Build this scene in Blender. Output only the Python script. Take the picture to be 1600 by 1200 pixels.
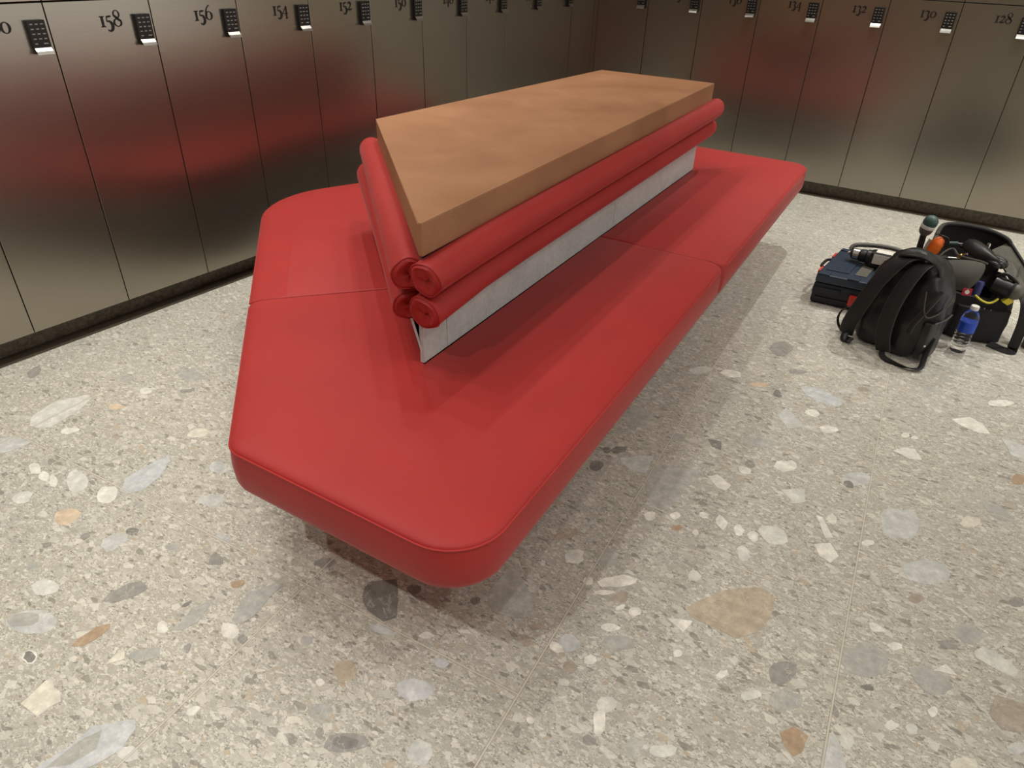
import bpy, bmesh, math, random
from math import pi, sin, cos, radians
from mathutils import Vector, Matrix
random.seed(11)
for o in list(bpy.data.objects): bpy.data.objects.remove(o)
C = bpy.context.scene.collection
SC = bpy.context.scene
# ---------------------------------------------------------------- camera
RIGHT = Vector((0.8520586, 0.5225569, 0.0305026)); UP = Vector((-0.3046435, 0.4476649, 0.8407071)); FWD = Vector((-0.4256624, 0.7256242, -0.5406303))
cd = bpy.data.cameras.new('camera'); cam = bpy.data.objects.new('camera', cd); C.objects.link(cam)
m = Matrix((RIGHT, UP, -FWD)).transposed().to_4x4(); m.translation = Vector((0, 0, 1.4)); cam.matrix_world = m
cd.sensor_width = 36; cd.lens = 1087.05 / 1600 * 36; cd.clip_start = .05; cd.clip_end = 60
SC.camera = cam
# ---------------------------------------------------------------- world, lights, exposure
wd = bpy.data.worlds.new('world'); SC.world = wd; wd.use_nodes = True
wd.node_tree.nodes['Background'].inputs[0].default_value = (1.0, .99, .965, 1); wd.node_tree.nodes['Background'].inputs[1].default_value = 1.0
SC.view_settings.view_transform = 'Standard'; SC.view_settings.look = 'None'; SC.view_settings.gamma = 1; SC.view_settings.exposure = 0.30
SC.view_settings.use_curve_mapping = False
WARM = (1.0, .985, .93)
def spot(x, y, e, rad=.03, z=2.78, cone=98, blend=1.0):
    l = bpy.data.lights.new('ceiling_spot', 'SPOT'); l.energy = e; l.color = WARM; l.shadow_soft_size = rad; l.spot_size = radians(cone); l.spot_blend = blend
    o = bpy.data.objects.new('ceiling_spot', l); o.location = (x, y, z); C.objects.link(o)
SPOTS = [(-1.3, .62, .6), (-1.25, 2.0, .6), (-1.3, 2.7, .5), (-2.25, .1, 1.2), (-2.0, .8, .9), (-2.2, 1.3, .9), (-2.2, 1.8, 1.1), (-2.2, 2.4, 1.2), (-2.1, 3.0, 1.0), (-2.1, 3.7, 1.0),
         (-.9, -.6, 2.3, 130), (.1, -.2, 1.3), (.5, .9, .4), (1.0, 1.6, .9, 150), (1.1, 3.0, .9, 150), (.5, 4.2, 3.2), (-.7, 4.4, 2.6), (1.7, 4.0, 3.2), (2.2, .8, .6, 150)]
LE = 34.0
for x, y, k, *cn in SPOTS: spot(x, y, LE * k, cone=cn[0] if cn else 98)
# ---------------------------------------------------------------- materials
def lin(c): return tuple(((v / 255) / 12.92 if v / 255 <= .04045 else ((v / 255 + .055) / 1.055) ** 2.4) for v in c)
class NT:
    def __init__(s, name):
        s.m = bpy.data.materials.new(name); s.m.use_nodes = True; s.t = s.m.node_tree; s.b = s.t.nodes['Principled BSDF']
    def n(s, t, **k):
        q = s.t.nodes.new(t)
        for a, v in k.items(): setattr(q, a, v)
        return q
    def put(s, sock, v):
        if isinstance(v, bpy.types.NodeSocket): s.t.links.new(v, sock)
        elif isinstance(v, (tuple, list)) and len(v) == 3 and sock.type == 'RGBA': sock.default_value = (*v, 1)
        else: sock.default_value = v
    def math(s, op, a, b=0.0, c=0.0, clamp=False):
        q = s.n('ShaderNodeMath', operation=op, use_clamp=clamp)
        s.put(q.inputs[0], a); s.put(q.inputs[1], b); s.put(q.inputs[2], c); return q.outputs[0]
    def vmath(s, op, a, b=(0, 0, 0)):
        q = s.n('ShaderNodeVectorMath', operation=op); s.put(q.inputs[0], a); s.put(q.inputs[1], b); return q.outputs[0]
    def mix(s, f, a, b, blend='MIX'):
        q = s.n('ShaderNodeMix', data_type='RGBA', blend_type=blend); s.put(q.inputs[0], f); s.put(q.inputs[6], a); s.put(q.inputs[7], b); return q.outputs[2]
    def ramp(s, f, stops, mode='LINEAR'):
        q = s.n('ShaderNodeValToRGB'); q.color_ramp.interpolation = mode; e = q.color_ramp.elements
        while len(e) < len(stops): e.new(.5)
        for k, (p, c) in enumerate(stops): e[k].position = p; e[k].color = (*c, 1)
        s.put(q.inputs[0], f); return q.outputs[0]
    def noise(s, vec, scale, detail=2, rough=.5):
        q = s.n('ShaderNodeTexNoise'); s.put(q.inputs['Vector'], vec); q.inputs['Scale'].default_value = scale; q.inputs['Detail'].default_value = detail; q.inputs['Roughness'].default_value = rough; return q
    def obj(s): return s.n('ShaderNodeTexCoord').outputs['Object']
    def bump(s, h, strength, dist=.01):
        q = s.n('ShaderNodeBump'); q.inputs['Strength'].default_value = strength; q.inputs['Distance'].default_value = dist; s.put(q.inputs['Height'], h); s.t.links.new(q.outputs[0], s.b.inputs['Normal'])
    def set(s, **k):
        for a, v in k.items(): s.put(s.b.inputs[a.replace('_', ' ')], v)
        return s.m
def plain(name, rgb, rough=.5, metal=0.0, var=.08, scale=40, **k):
    t = NT(name); v = t.obj(); n = t.noise(v, scale, 3)
    c = lin(rgb); col = t.ramp(n.outputs[0], [(.3, tuple(x * (1 - var) for x in c)), (.7, tuple(min(1, x * (1 + var)) for x in c))])
    return t.set(Base_Color=col, Roughness=rough, Metallic=metal, **k)
M = {}
# floor: breccia stone tiles
TA = -.0480; CA, SA = cos(TA), sin(TA)
def floor_nodes(t):
    v = t.obj()
    sp = t.n('ShaderNodeSeparateXYZ'); t.put(sp.inputs[0], v); x, y = sp.outputs[0], sp.outputs[1]
    u = t.math('SUBTRACT', t.math('MULTIPLY', x, CA), t.math('MULTIPLY', y, SA)); w = t.math('ADD', t.math('MULTIPLY', x, SA), t.math('MULTIPLY', y, CA))
    cu = t.math('DIVIDE', t.math('SUBTRACT', u, .220), .612); col = t.math('FLOOR', cu); fu = t.math('SUBTRACT', cu, col)
    par = t.math('MULTIPLY', t.math('ABSOLUTE', t.math('MODULO', col, 2.0)), t.math('GREATER_THAN', u, -.45))
    cw = t.math('DIVIDE', t.math('SUBTRACT', w, t.math('ADD', .831, t.math('MULTIPLY', par, .62))), 1.22); row = t.math('FLOOR', cw); fw = t.math('SUBTRACT', cw, row)
    eu = t.math('MULTIPLY', t.math('MINIMUM', fu, t.math('SUBTRACT', 1.0, fu)), .612); ew = t.math('MULTIPLY', t.math('MINIMUM', fw, t.math('SUBTRACT', 1.0, fw)), 1.22)
    jd = t.math('MINIMUM', eu, ew); joint = t.math('ADD', t.math('LESS_THAN', jd, .0034), t.math('MULTIPLY', t.math('LESS_THAN', jd, .0018), 1.0))
    cb = t.n('ShaderNodeCombineXYZ'); t.put(cb.inputs[0], t.math('MULTIPLY', col, 3.7)); t.put(cb.inputs[1], t.math('MULTIPLY', row, 5.3)); t.put(cb.inputs[2], t.math('MULTIPLY', col, 1.9))
    vt = t.vmath('ADD', v, cb.outputs[0])
    return v, vt, joint, col, row
t = NT('breccia_floor'); v, vt, joint, col, row = floor_nodes(t)
def distort(t, vec, sc, amt):
    n = t.noise(vec, sc, 2); d = t.vmath('SUBTRACT', n.outputs[1], (.5, .5, .5)); q = t.n('ShaderNodeVectorMath', operation='SCALE'); t.put(q.inputs[0], d); q.inputs[3].default_value = amt
    return t.vmath('ADD', vec, q.outputs[0])
n1 = t.noise(vt, 9, 5, .6); n2 = t.noise(vt, 240, 4, .7)
base = t.ramp(n1.outputs[0], [(.3, lin((178, 173, 162))), (.7, lin((206, 201, 190)))])
base = t.mix(.55, base, t.ramp(n2.outputs[0], [(.4, lin((122, 117, 105))), (.5, lin((190, 186, 175))), (.6, lin((236, 233, 224)))]))
RST = [(0, lin((176, 171, 160))), (.10, lin((130, 125, 115))), (.18, lin((188, 184, 173))), (.45, lin((208, 204, 193))), (.66, lin((226, 222, 211))), (.84, lin((243, 239, 228))), (.97, lin((200, 180, 152)))]
c = base
for sc, amt, frac, lo, strength in [(190, .008, .65, .03, .8), (85, .014, .5, .05, .8), (38, .03, .26, .08, .75)]:
    vd = distort(t, vt, sc * .35, amt)
    mp = t.n('ShaderNodeMapping'); mp.inputs['Rotation'].default_value = (0, 0, .5); mp.inputs['Scale'].default_value = (1, 1.9, 1); t.put(mp.inputs[0], vd)
    vo = t.n('ShaderNodeTexVoronoi', voronoi_dimensions='2D'); t.put(vo.inputs['Vector'], mp.outputs[0]); vo.inputs['Scale'].default_value = sc; vo.inputs['Randomness'].default_value = 1
    ve = t.n('ShaderNodeTexVoronoi', voronoi_dimensions='2D', feature='DISTANCE_TO_EDGE'); t.put(ve.inputs['Vector'], mp.outputs[0]); ve.inputs['Scale'].default_value = sc; ve.inputs['Randomness'].default_value = 1
    s3 = t.n('ShaderNodeSeparateColor'); t.put(s3.inputs[0], vo.outputs['Color'])
    mask = t.math('MULTIPLY', t.math('LESS_THAN', s3.outputs[0], frac), t.math('GREATER_THAN', ve.outputs['Distance'], lo))
    cc = t.ramp(s3.outputs[1], RST, 'CONSTANT')
    cc = t.mix(.25, cc, t.ramp(t.noise(vt, sc * 1.6, 4, .65).outputs[0], [(.3, lin((130, 125, 115))), (.7, lin((225, 220, 208)))]))
    c = t.mix(t.math('MULTIPLY', mask, strength), c, cc)
tint = t.noise(v, .7, 1)
c = t.mix(.5, c, t.ramp(tint.outputs[0], [(.35, (.80, .80, .80)), (.65, (1.0, .97, .9))]), 'MULTIPLY')
c = t.mix(t.math('MULTIPLY', t.math('GREATER_THAN', joint, .5), .5), c, lin((140, 132, 118))); c = t.mix(t.math('MULTIPLY', t.math('GREATER_THAN', joint, 1.5), .72), c, lin((226, 218, 200)))
t.set(Base_Color=c, Roughness=.42, Specular_IOR_Level=.35); M['floor'] = t.m
# larger stones set in the same tiles
t = NT('breccia_stone'); v, vt, joint, col, row = floor_nodes(t)
at = t.n('ShaderNodeVertexColor', layer_name='stone')
c = t.mix(.45, at.outputs[0], t.ramp(t.noise(vt, 38, 6, .7).outputs[0], [(.3, (.45, .45, .45)), (.52, (.95, .95, .95)), (.7, (1.5, 1.5, 1.48))]), 'MULTIPLY')
vein = t.noise(distort(t, vt, 12, .06), 16, 3); vm = t.math('LESS_THAN', t.math('ABSOLUTE', t.math('SUBTRACT', vein.outputs[0], .5)), .008)
c = t.mix(t.math('MULTIPLY', vm, .35), c, lin((215, 210, 196)))
c = t.mix(t.math('MULTIPLY', t.math('GREATER_THAN', joint, .5), .5), c, lin((140, 132, 118))); c = t.mix(t.math('MULTIPLY', t.math('GREATER_THAN', joint, 1.5), .72), c, lin((226, 218, 200)))
t.set(Base_Color=c, Roughness=.42, Specular_IOR_Level=.35); M['stone'] = t.m
# red upholstery
def red(name, rgb, sheen):  # upholstery
    t = NT(name); v = t.obj(); n = t.noise(v, 700, 2, .6); n0 = t.noise(v, 5, 3)
    c = lin(rgb); c = t.ramp(n0.outputs[0], [(.3, tuple(a * .94 for a in c)), (.7, tuple(a * 1.05 for a in c))])
    t.bump(n.outputs[0], .12, .001)
    return t.set(Base_Color=c, Roughness=.58, Specular_IOR_Level=.38, Sheen_Weight=sheen, Sheen_Roughness=.35, Sheen_Tint=(1.0, .72, .72))
M['red'] = red('red_upholstery', (168, 42, 39), .16)
M['redpipe'] = red('red_piping', (172, 44, 41), .16)
# tabletop
t = NT('tan_mottled_tabletop'); v = t.obj()
n = t.noise(distort(t, v, 3, .2), 3.2, 5, .6); n2 = t.noise(v, 400, 2)
c = t.ramp(n.outputs[0], [(.3, lin((146, 96, 62))), (.5, lin((158, 108, 72))), (.7, lin((170, 120, 83)))])
c = t.mix(.1, c, t.ramp(n2.outputs[0], [(.4, (.2, .12, .07)), (.6, (.7, .5, .35))]))
t.set(Base_Color=c, Roughness=t.math('MULTIPLY_ADD', n.outputs[0], .15, .42), Specular_IOR_Level=.4); M['top'] = t.m
# galvanised base panels
t = NT('grey_metal_panel'); v = t.obj(); n = t.noise(v, 9, 6, .65); n2 = t.noise(v, 90, 3)
c = t.ramp(n.outputs[0], [(.3, lin((172, 182, 180))), (.7, lin((202, 212, 210)))]); c = t.mix(.3, c, t.ramp(n2.outputs[0], [(.3, lin((180, 184, 180))), (.7, lin((226, 230, 226)))]))
t.set(Base_Color=c, Roughness=.55, Metallic=.1); M['panel'] = t.m
# lockers
t = NT('brushed_bronze_steel'); v = t.obj()
mp = t.n('ShaderNodeMapping'); mp.inputs['Scale'].default_value = (1.5, 1.5, 260); t.put(mp.inputs[0], v); n = t.noise(mp.outputs[0], 4, 3, .7); n2 = t.noise(v, 500, 2)
c = t.ramp(n.outputs[0], [(.3, lin((158, 153, 141))), (.7, lin((168, 163, 151)))])
t.bump(t.math('ADD', t.math('MULTIPLY', n.outputs[0], .3), t.math('MULTIPLY', n2.outputs[0], .7)), .03, .001)
t.set(Base_Color=c, Roughness=.27, Metallic=.95); M['locker'] = t.m
t = NT('dark_plinth_stone'); v = t.obj(); n = t.noise(v, 60, 5, .7)
t.set(Base_Color=t.ramp(n.outputs[0], [(.3, lin((72, 66, 54))), (.5, lin((104, 96, 82))), (.72, lin((128, 120, 104)))]), Roughness=.5); M['plinth'] = t.m
M['strip'] = plain('dark_edge_strip', (78, 70, 58), .45, .0, .15, 50)
M['dark'] = plain('dark_gap', (22, 18, 14), .8)
M['ink'] = plain('black_lettering', (20, 17, 14), .5)
M['keypad'] = plain('keypad_black', (16, 16, 16), .4)
M['keys'] = plain('keypad_digits', (150, 150, 145), .5)
M['lever'] = plain('keypad_silver', (160, 158, 152), .3, .85)
M['wall'] = plain('warm_wall', (176, 160, 134), .7)
M['ceil'] = plain('ceiling_paint', (205, 198, 186), .8)
# ---------------------------------------------------------------- mesh helpers
ORG = {}
class MB:
    def __init__(s): s.v = []; s.f = []; s.mi = []
    def add(s, V, F, mi=0):
        b = len(s.v); s.v += [Vector(p) for p in V]; s.f += [[b + i for i in f] for f in F]; s.mi += [mi] * len(F)
    def box(s, c, sz, bev=0, rot=None, mi=0):
        bm = bmesh.new(); bmesh.ops.create_cube(bm, size=1)
        for q in bm.verts: q.co = Vector((q.co.x * sz[0], q.co.y * sz[1], q.co.z * sz[2]))
        if bev: bmesh.ops.bevel(bm, geom=bm.edges[:], offset=bev, segments=2, affect='EDGES', profile=.6)
        s.frombm(bm, Matrix.Translation(Vector(c)) @ (rot.to_4x4() if rot else Matrix()), mi)
    def frombm(s, bm, mat=Matrix(), mi=0):
        bm.verts.index_update(); s.add([mat @ q.co for q in bm.verts], [[q.index for q in f.verts] for f in bm.faces], mi); bm.free()
    def rings(s, R, cap0=True, cap1=True, closed=True, mi=0):
        n = len(R[0]); V = [p for r in R for p in r]; F = []
        for i in range(len(R) - 1):
            for k in range(n if closed else n - 1):
                a = i * n + k; b = i * n + (k + 1) % n; F.append([a, b, b + n, a + n])
        if cap0: F.append(list(range(n))[::-1])
        if cap1: F.append([(len(R) - 1) * n + k for k in range(n)])
        s.add(V, F, mi)
    def tube(s, P, r, n=12, cap=True, mi=0, flat=1.0, up=None):
        P = [Vector(p) for p in P]; R = []; N = None
        rr = r if isinstance(r, (list, tuple)) else [r] * len(P)
        for i, p in enumerate(P):
            d = (P[min(i + 1, len(P) - 1)] - P[max(i - 1, 0)]).normalized()
            if N is None: N = (Vector(up) if up else (Vector((0, 0, 1)) if abs(d.z) < .9 else Vector((1, 0, 0)))); 
            if up: N = Vector(up)
            N = (N - d * N.dot(d)).normalized(); B = d.cross(N)
            R.append([p + (N * cos(2 * pi * k / n) * flat + B * sin(2 * pi * k / n)) * rr[i] for k in range(n)])
        s.rings(R, cap, cap, mi=mi)
    def ribbon(s, P, w, th, up, mi=0):
        # flat strap through P; up = list or single direction across the strap's width
        P = [Vector(p) for p in P]; R = []
        for i, p in enumerate(P):
            d = (P[min(i + 1, len(P) - 1)] - P[max(i - 1, 0)]).normalized()
            U = Vector(up[i] if isinstance(up[0], (tuple, list, Vector)) else up); U = (U - d * U.dot(d)).normalized(); B = d.cross(U)
            ww = w[i] if isinstance(w, (list, tuple)) else w
            h = ww / 2; q = th / 2; e = min(q, h) * .7
            R.append([p + U * a + B * b for a, b in [(-h, -q + e), (-h + e, -q), (h - e, -q), (h, -q + e), (h, q - e), (h - e, q), (-h + e, q), (-h, q - e)]])
        s.rings(R, mi=mi)
    def lathe(s, c, prof, n=24, axis=(0, 0, 1), mi=0):
        A = Vector(axis).normalized(); X = A.orthogonal().normalized(); Y = A.cross(X); c = Vector(c)
        s.rings([[c + A * z + (X * cos(2 * pi * k / n) + Y * sin(2 * pi * k / n)) * r for k in range(n)] for r, z in prof], mi=mi)
    def prism(s, poly, z0, z1, mi=0):
        s.rings([[Vector((x, y, z)) for x, y in poly] for z in (z0, z1)], mi=mi)
    def build(s, name, mat, parent=None, smooth=False, angle=40, loc=None):
        me = bpy.data.meshes.new(name); org = ORG.get(parent.name, Vector()) if parent else (Vector(loc) if loc else Vector())
        me.from_pydata([p - org for p in s.v], [], s.f); me.update()
        mats = mat if isinstance(mat, (list, tuple)) else [mat]
        for q in mats: me.materials.append(q)
        for p, k in zip(me.polygons, s.mi): p.material_index = k
        bm = bmesh.new(); bm.from_mesh(me); bmesh.ops.recalc_face_normals(bm, faces=bm.faces[:]); bm.to_mesh(me); bm.free()
        if smooth:
            for p in me.polygons: p.use_smooth = True
            try: me.set_sharp_from_angle(angle=radians(angle))
            except Exception: pass
        o = bpy.data.objects.new(name, me); C.objects.link(o)
        if parent: o.parent = parent; ORG[o.name] = org
        else: o.location = org; ORG[o.name] = org
        return o
def crv(P, n=8):
    P = [Vector(p) for p in P]; out = []
    for i in range(len(P) - 1):
        p0, p1, p2, p3 = P[max(i - 1, 0)], P[i], P[i + 1], P[min(i + 2, len(P) - 1)]
        for k in range(n):
            t = k / n; out.append(.5 * ((2 * p1) + (p2 - p0) * t + (2 * p0 - 5 * p1 + 4 * p2 - p3) * t * t + (3 * p1 - p0 - 3 * p2 + p3) * t ** 3))
    return out + [P[-1]]
def root(name, loc, label, cat, group=None, rotz=0):
    o = bpy.data.objects.new(name, None); C.objects.link(o); o.location = loc; o.rotation_euler = (0, 0, rotz); o.empty_display_size = .05
    ORG[o.name] = Vector(loc) if rotz == 0 else Vector(); tag(o, label, cat, group); return o
def tag(o, label, cat, group=None):
    o['label'] = label; o['category'] = cat
    if group: o['group'] = group
    return o
def struct(o): o['kind'] = 'structure'; return o
def sub_tex(o, strength, size, seed=0):
    tx = bpy.data.textures.new('fold', 'CLOUDS'); tx.noise_scale = size; tx.noise_depth = 1
    d = o.modifiers.new('folds', 'DISPLACE'); d.texture = tx; d.strength = strength; d.mid_level = .5; d.texture_coords = 'LOCAL'
    return o
STONES=[('dg',[-2.61,0.987,-2.592,0.98,-2.575,0.962,-2.563,0.942,-2.564,0.927,-2.579,0.926,-2.594,0.931,-2.615,0.939,-2.626,0.959,-2.63,0.976,-2.632,0.994]),
('g',[-2.075,1.282,-2.059,1.265,-2.072,1.246,-2.093,1.232,-2.123,1.232,-2.153,1.233,-2.176,1.247,-2.172,1.268,-2.16,1.287,-2.13,1.296,-2.101,1.289]),
('dg',[-2.022,1.197,-2.02,1.19,-2.025,1.182,-2.035,1.176,-2.046,1.168,-2.056,1.17,-2.063,1.173,-2.064,1.181,-2.055,1.19,-2.044,1.198,-2.032,1.198]),
('g',[-2.266,1.134,-2.262,1.123,-2.259,1.112,-2.271,1.102,-2.288,1.102,-2.301,1.104,-2.312,1.11,-2.321,1.119,-2.311,1.129,-2.298,1.137,-2.282,1.136]),
('w',[-2.141,1.116,-2.135,1.108,-2.135,1.099,-2.142,1.091,-2.154,1.088,-2.169,1.089,-2.179,1.098,-2.185,1.108,-2.18,1.117,-2.168,1.124,-2.153,1.122]),
('o',[-2.132,1.006,-2.123,1.001,-2.128,0.989,-2.143,0.978,-2.16,0.973,-2.175,0.971,-2.179,0.979,-2.184,0.987,-2.172,0.998,-2.157,1.005,-2.143,1.007]),
('w',[-2.132,0.847,-2.124,0.839,-2.132,0.825,-2.136,0.811,-2.15,0.805,-2.163,0.804,-2.173,0.808,-2.179,0.817,-2.174,0.831,-2.159,0.839,-2.146,0.847]),
('br',[-1.99,0.895,-1.981,0.89,-1.981,0.883,-1.983,0.877,-1.993,0.876,-2.004,0.88,-2.015,0.885,-2.016,0.893,-2.013,0.897,-2.009,0.902,-1.999,0.899]),
('w',[-2.05,0.673,-2.032,0.667,-2.018,0.657,-2.02,0.649,-2.027,0.645,-2.037,0.64,-2.057,0.647,-2.077,0.655,-2.086,0.666,-2.079,0.673,-2.068,0.677]),
('w',[-1.983,0.664,-1.971,0.656,-1.969,0.647,-1.974,0.642,-1.985,0.64,-2.001,0.643,-2.013,0.651,-2.02,0.66,-2.021,0.668,-2.009,0.669,-1.997,0.669]),
('w',[-1.938,0.665,-1.927,0.654,-1.921,0.646,-1.929,0.643,-1.937,0.641,-1.953,0.646,-1.966,0.655,-1.98,0.665,-1.981,0.673,-1.969,0.672,-1.957,0.672]),
('p',[-1.866,0.713,-1.843,0.695,-1.843,0.678,-1.85,0.664,-1.876,0.66,-1.905,0.673,-1.928,0.686,-1.95,0.704,-1.951,0.724,-1.922,0.726,-1.895,0.725]),
('w',[-1.759,0.739,-1.74,0.724,-1.728,0.708,-1.728,0.692,-1.739,0.681,-1.758,0.677,-1.78,0.687,-1.798,0.702,-1.81,0.72,-1.795,0.731,-1.783,0.742]),
('o',[-1.755,0.626,-1.742,0.61,-1.738,0.594,-1.739,0.575,-1.759,0.568,-1.779,0.567,-1.799,0.573,-1.814,0.587,-1.807,0.605,-1.798,0.619,-1.778,0.626]),
('p',[-1.946,0.594,-1.932,0.583,-1.921,0.57,-1.928,0.559,-1.937,0.551,-1.952,0.547,-1.971,0.551,-1.981,0.565,-1.983,0.577,-1.976,0.587,-1.965,0.595]),
('lg',[-1.581,0.981,-1.567,0.969,-1.567,0.954,-1.583,0.948,-1.598,0.944,-1.617,0.946,-1.631,0.958,-1.638,0.973,-1.628,0.984,-1.613,0.989,-1.597,0.989]),
('lg',[-1.465,0.878,-1.463,0.863,-1.467,0.849,-1.481,0.837,-1.501,0.831,-1.52,0.833,-1.537,0.84,-1.531,0.856,-1.52,0.869,-1.506,0.884,-1.483,0.886]),
('k',[-1.561,0.672,-1.557,0.664,-1.554,0.656,-1.559,0.648,-1.569,0.646,-1.579,0.644,-1.588,0.649,-1.591,0.657,-1.589,0.665,-1.581,0.67,-1.572,0.672]),
('g',[-1.651,0.738,-1.648,0.734,-1.645,0.728,-1.65,0.725,-1.656,0.722,-1.664,0.726,-1.673,0.729,-1.675,0.735,-1.674,0.741,-1.668,0.744,-1.658,0.744]),
('cr',[-1.776,1.073,-1.772,1.058,-1.767,1.044,-1.781,1.029,-1.795,1.019,-1.812,1.014,-1.824,1.023,-1.827,1.038,-1.825,1.057,-1.809,1.07,-1.792,1.074]),
('dg',[-1.654,0.587,-1.645,0.583,-1.643,0.576,-1.643,0.569,-1.65,0.566,-1.658,0.566,-1.667,0.568,-1.674,0.574,-1.673,0.581,-1.672,0.587,-1.664,0.59]),
('lg',[-1.57,0.641,-1.553,0.629,-1.553,0.609,-1.549,0.591,-1.559,0.576,-1.578,0.578,-1.594,0.581,-1.605,0.595,-1.61,0.612,-1.603,0.628,-1.588,0.638]),
('g',[-1.415,0.691,-1.416,0.684,-1.419,0.678,-1.426,0.672,-1.436,0.668,-1.444,0.669,-1.454,0.67,-1.453,0.678,-1.444,0.684,-1.435,0.691,-1.425,0.692]),
('lg',[-1.45,0.381,-1.44,0.366,-1.446,0.345,-1.475,0.324,-1.51,0.313,-1.539,0.313,-1.56,0.321,-1.556,0.34,-1.544,0.362,-1.511,0.382,-1.475,0.386]),
('g',[-1.495,0.365,-1.488,0.357,-1.491,0.345,-1.504,0.33,-1.525,0.318,-1.543,0.318,-1.559,0.321,-1.558,0.335,-1.546,0.35,-1.528,0.362,-1.507,0.37]),
('w',[-1.395,0.305,-1.388,0.297,-1.386,0.289,-1.394,0.284,-1.405,0.283,-1.418,0.283,-1.429,0.289,-1.43,0.296,-1.429,0.303,-1.42,0.307,-1.407,0.309]),
('k',[-1.397,0.303,-1.394,0.297,-1.391,0.291,-1.397,0.286,-1.407,0.286,-1.416,0.286,-1.422,0.291,-1.428,0.296,-1.425,0.301,-1.418,0.305,-1.408,0.305]),
('w',[-1.073,0.596,-1.065,0.585,-1.067,0.573,-1.078,0.568,-1.09,0.563,-1.103,0.57,-1.114,0.577,-1.123,0.589,-1.113,0.596,-1.102,0.601,-1.089,0.6]),
('dg',[-1.035,0.591,-1.033,0.585,-1.035,0.58,-1.037,0.574,-1.045,0.575,-1.053,0.575,-1.058,0.58,-1.061,0.587,-1.058,0.593,-1.05,0.595,-1.042,0.595]),
('dg',[-1.126,0.502,-1.121,0.496,-1.121,0.492,-1.124,0.489,-1.13,0.491,-1.137,0.493,-1.144,0.499,-1.143,0.504,-1.143,0.508,-1.139,0.51,-1.132,0.508]),
('ob',[-1.178,0.705,-1.174,0.699,-1.174,0.69,-1.178,0.681,-1.186,0.674,-1.195,0.674,-1.201,0.678,-1.204,0.685,-1.2,0.694,-1.194,0.702,-1.185,0.705]),
('p',[-1.006,0.288,-0.998,0.282,-1.004,0.274,-1.011,0.266,-1.023,0.265,-1.036,0.264,-1.045,0.269,-1.046,0.278,-1.039,0.285,-1.029,0.291,-1.016,0.292]),
('w',[-0.985,0.42,-0.983,0.413,-0.982,0.408,-0.983,0.401,-0.989,0.396,-0.997,0.396,-1.002,0.398,-1.006,0.403,-1.003,0.41,-0.999,0.415,-0.993,0.418]),
('p',[-1.546,0.443,-1.54,0.431,-1.543,0.419,-1.553,0.406,-1.574,0.398,-1.594,0.403,-1.612,0.409,-1.612,0.422,-1.608,0.437,-1.587,0.445,-1.566,0.446]),
('bl',[-1.324,0.78,-1.325,0.775,-1.329,0.768,-1.342,0.763,-1.356,0.762,-1.367,0.763,-1.371,0.768,-1.371,0.774,-1.357,0.779,-1.343,0.786,-1.33,0.784]),
('g',[-1.658,0.454,-1.653,0.449,-1.65,0.443,-1.654,0.435,-1.661,0.431,-1.669,0.43,-1.677,0.432,-1.681,0.437,-1.678,0.445,-1.674,0.451,-1.666,0.456]),
('k',[-1.238,0.593,-1.236,0.59,-1.235,0.584,-1.235,0.578,-1.238,0.572,-1.242,0.568,-1.246,0.569,-1.247,0.576,-1.247,0.582,-1.245,0.588,-1.242,0.592]),
('w',[-1.217,0.51,-1.211,0.503,-1.211,0.496,-1.219,0.493,-1.227,0.489,-1.236,0.493,-1.243,0.498,-1.247,0.504,-1.241,0.509,-1.235,0.512,-1.226,0.514]),
('k',[-0.79,0.927,-0.787,0.919,-0.789,0.909,-0.797,0.902,-0.808,0.903,-0.817,0.904,-0.824,0.91,-0.824,0.92,-0.817,0.927,-0.808,0.933,-0.796,0.935]),
('k',[-0.643,0.979,-0.641,0.973,-0.644,0.967,-0.649,0.962,-0.655,0.96,-0.661,0.964,-0.667,0.968,-0.667,0.975,-0.66,0.98,-0.655,0.986,-0.648,0.983]),
('dg',[-0.635,0.556,-0.632,0.543,-0.647,0.525,-0.663,0.509,-0.686,0.498,-0.706,0.495,-0.709,0.507,-0.711,0.52,-0.696,0.539,-0.672,0.553,-0.651,0.558]),
('k',[-0.651,0.539,-0.648,0.533,-0.656,0.523,-0.669,0.514,-0.684,0.51,-0.696,0.511,-0.698,0.518,-0.698,0.526,-0.686,0.536,-0.671,0.541,-0.654,0.546]),
('dg',[-0.725,0.518,-0.723,0.513,-0.72,0.507,-0.725,0.506,-0.73,0.505,-0.736,0.507,-0.741,0.512,-0.743,0.518,-0.742,0.523,-0.737,0.524,-0.731,0.522]),
('tan',[-0.768,0.666,-0.764,0.655,-0.762,0.641,-0.775,0.63,-0.792,0.628,-0.809,0.631,-0.817,0.644,-0.817,0.657,-0.81,0.669,-0.797,0.679,-0.781,0.673]),
('g',[-0.744,0.567,-0.743,0.558,-0.745,0.548,-0.759,0.54,-0.772,0.535,-0.784,0.536,-0.791,0.542,-0.792,0.552,-0.78,0.562,-0.767,0.571,-0.755,0.569]),
('bl',[-0.59,0.713,-0.592,0.699,-0.604,0.686,-0.622,0.671,-0.648,0.668,-0.662,0.677,-0.669,0.689,-0.665,0.703,-0.649,0.719,-0.622,0.728,-0.598,0.726]),
('lg',[-0.509,0.607,-0.507,0.592,-0.507,0.578,-0.518,0.571,-0.532,0.566,-0.547,0.572,-0.555,0.586,-0.557,0.6,-0.554,0.615,-0.537,0.615,-0.522,0.619]),
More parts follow.
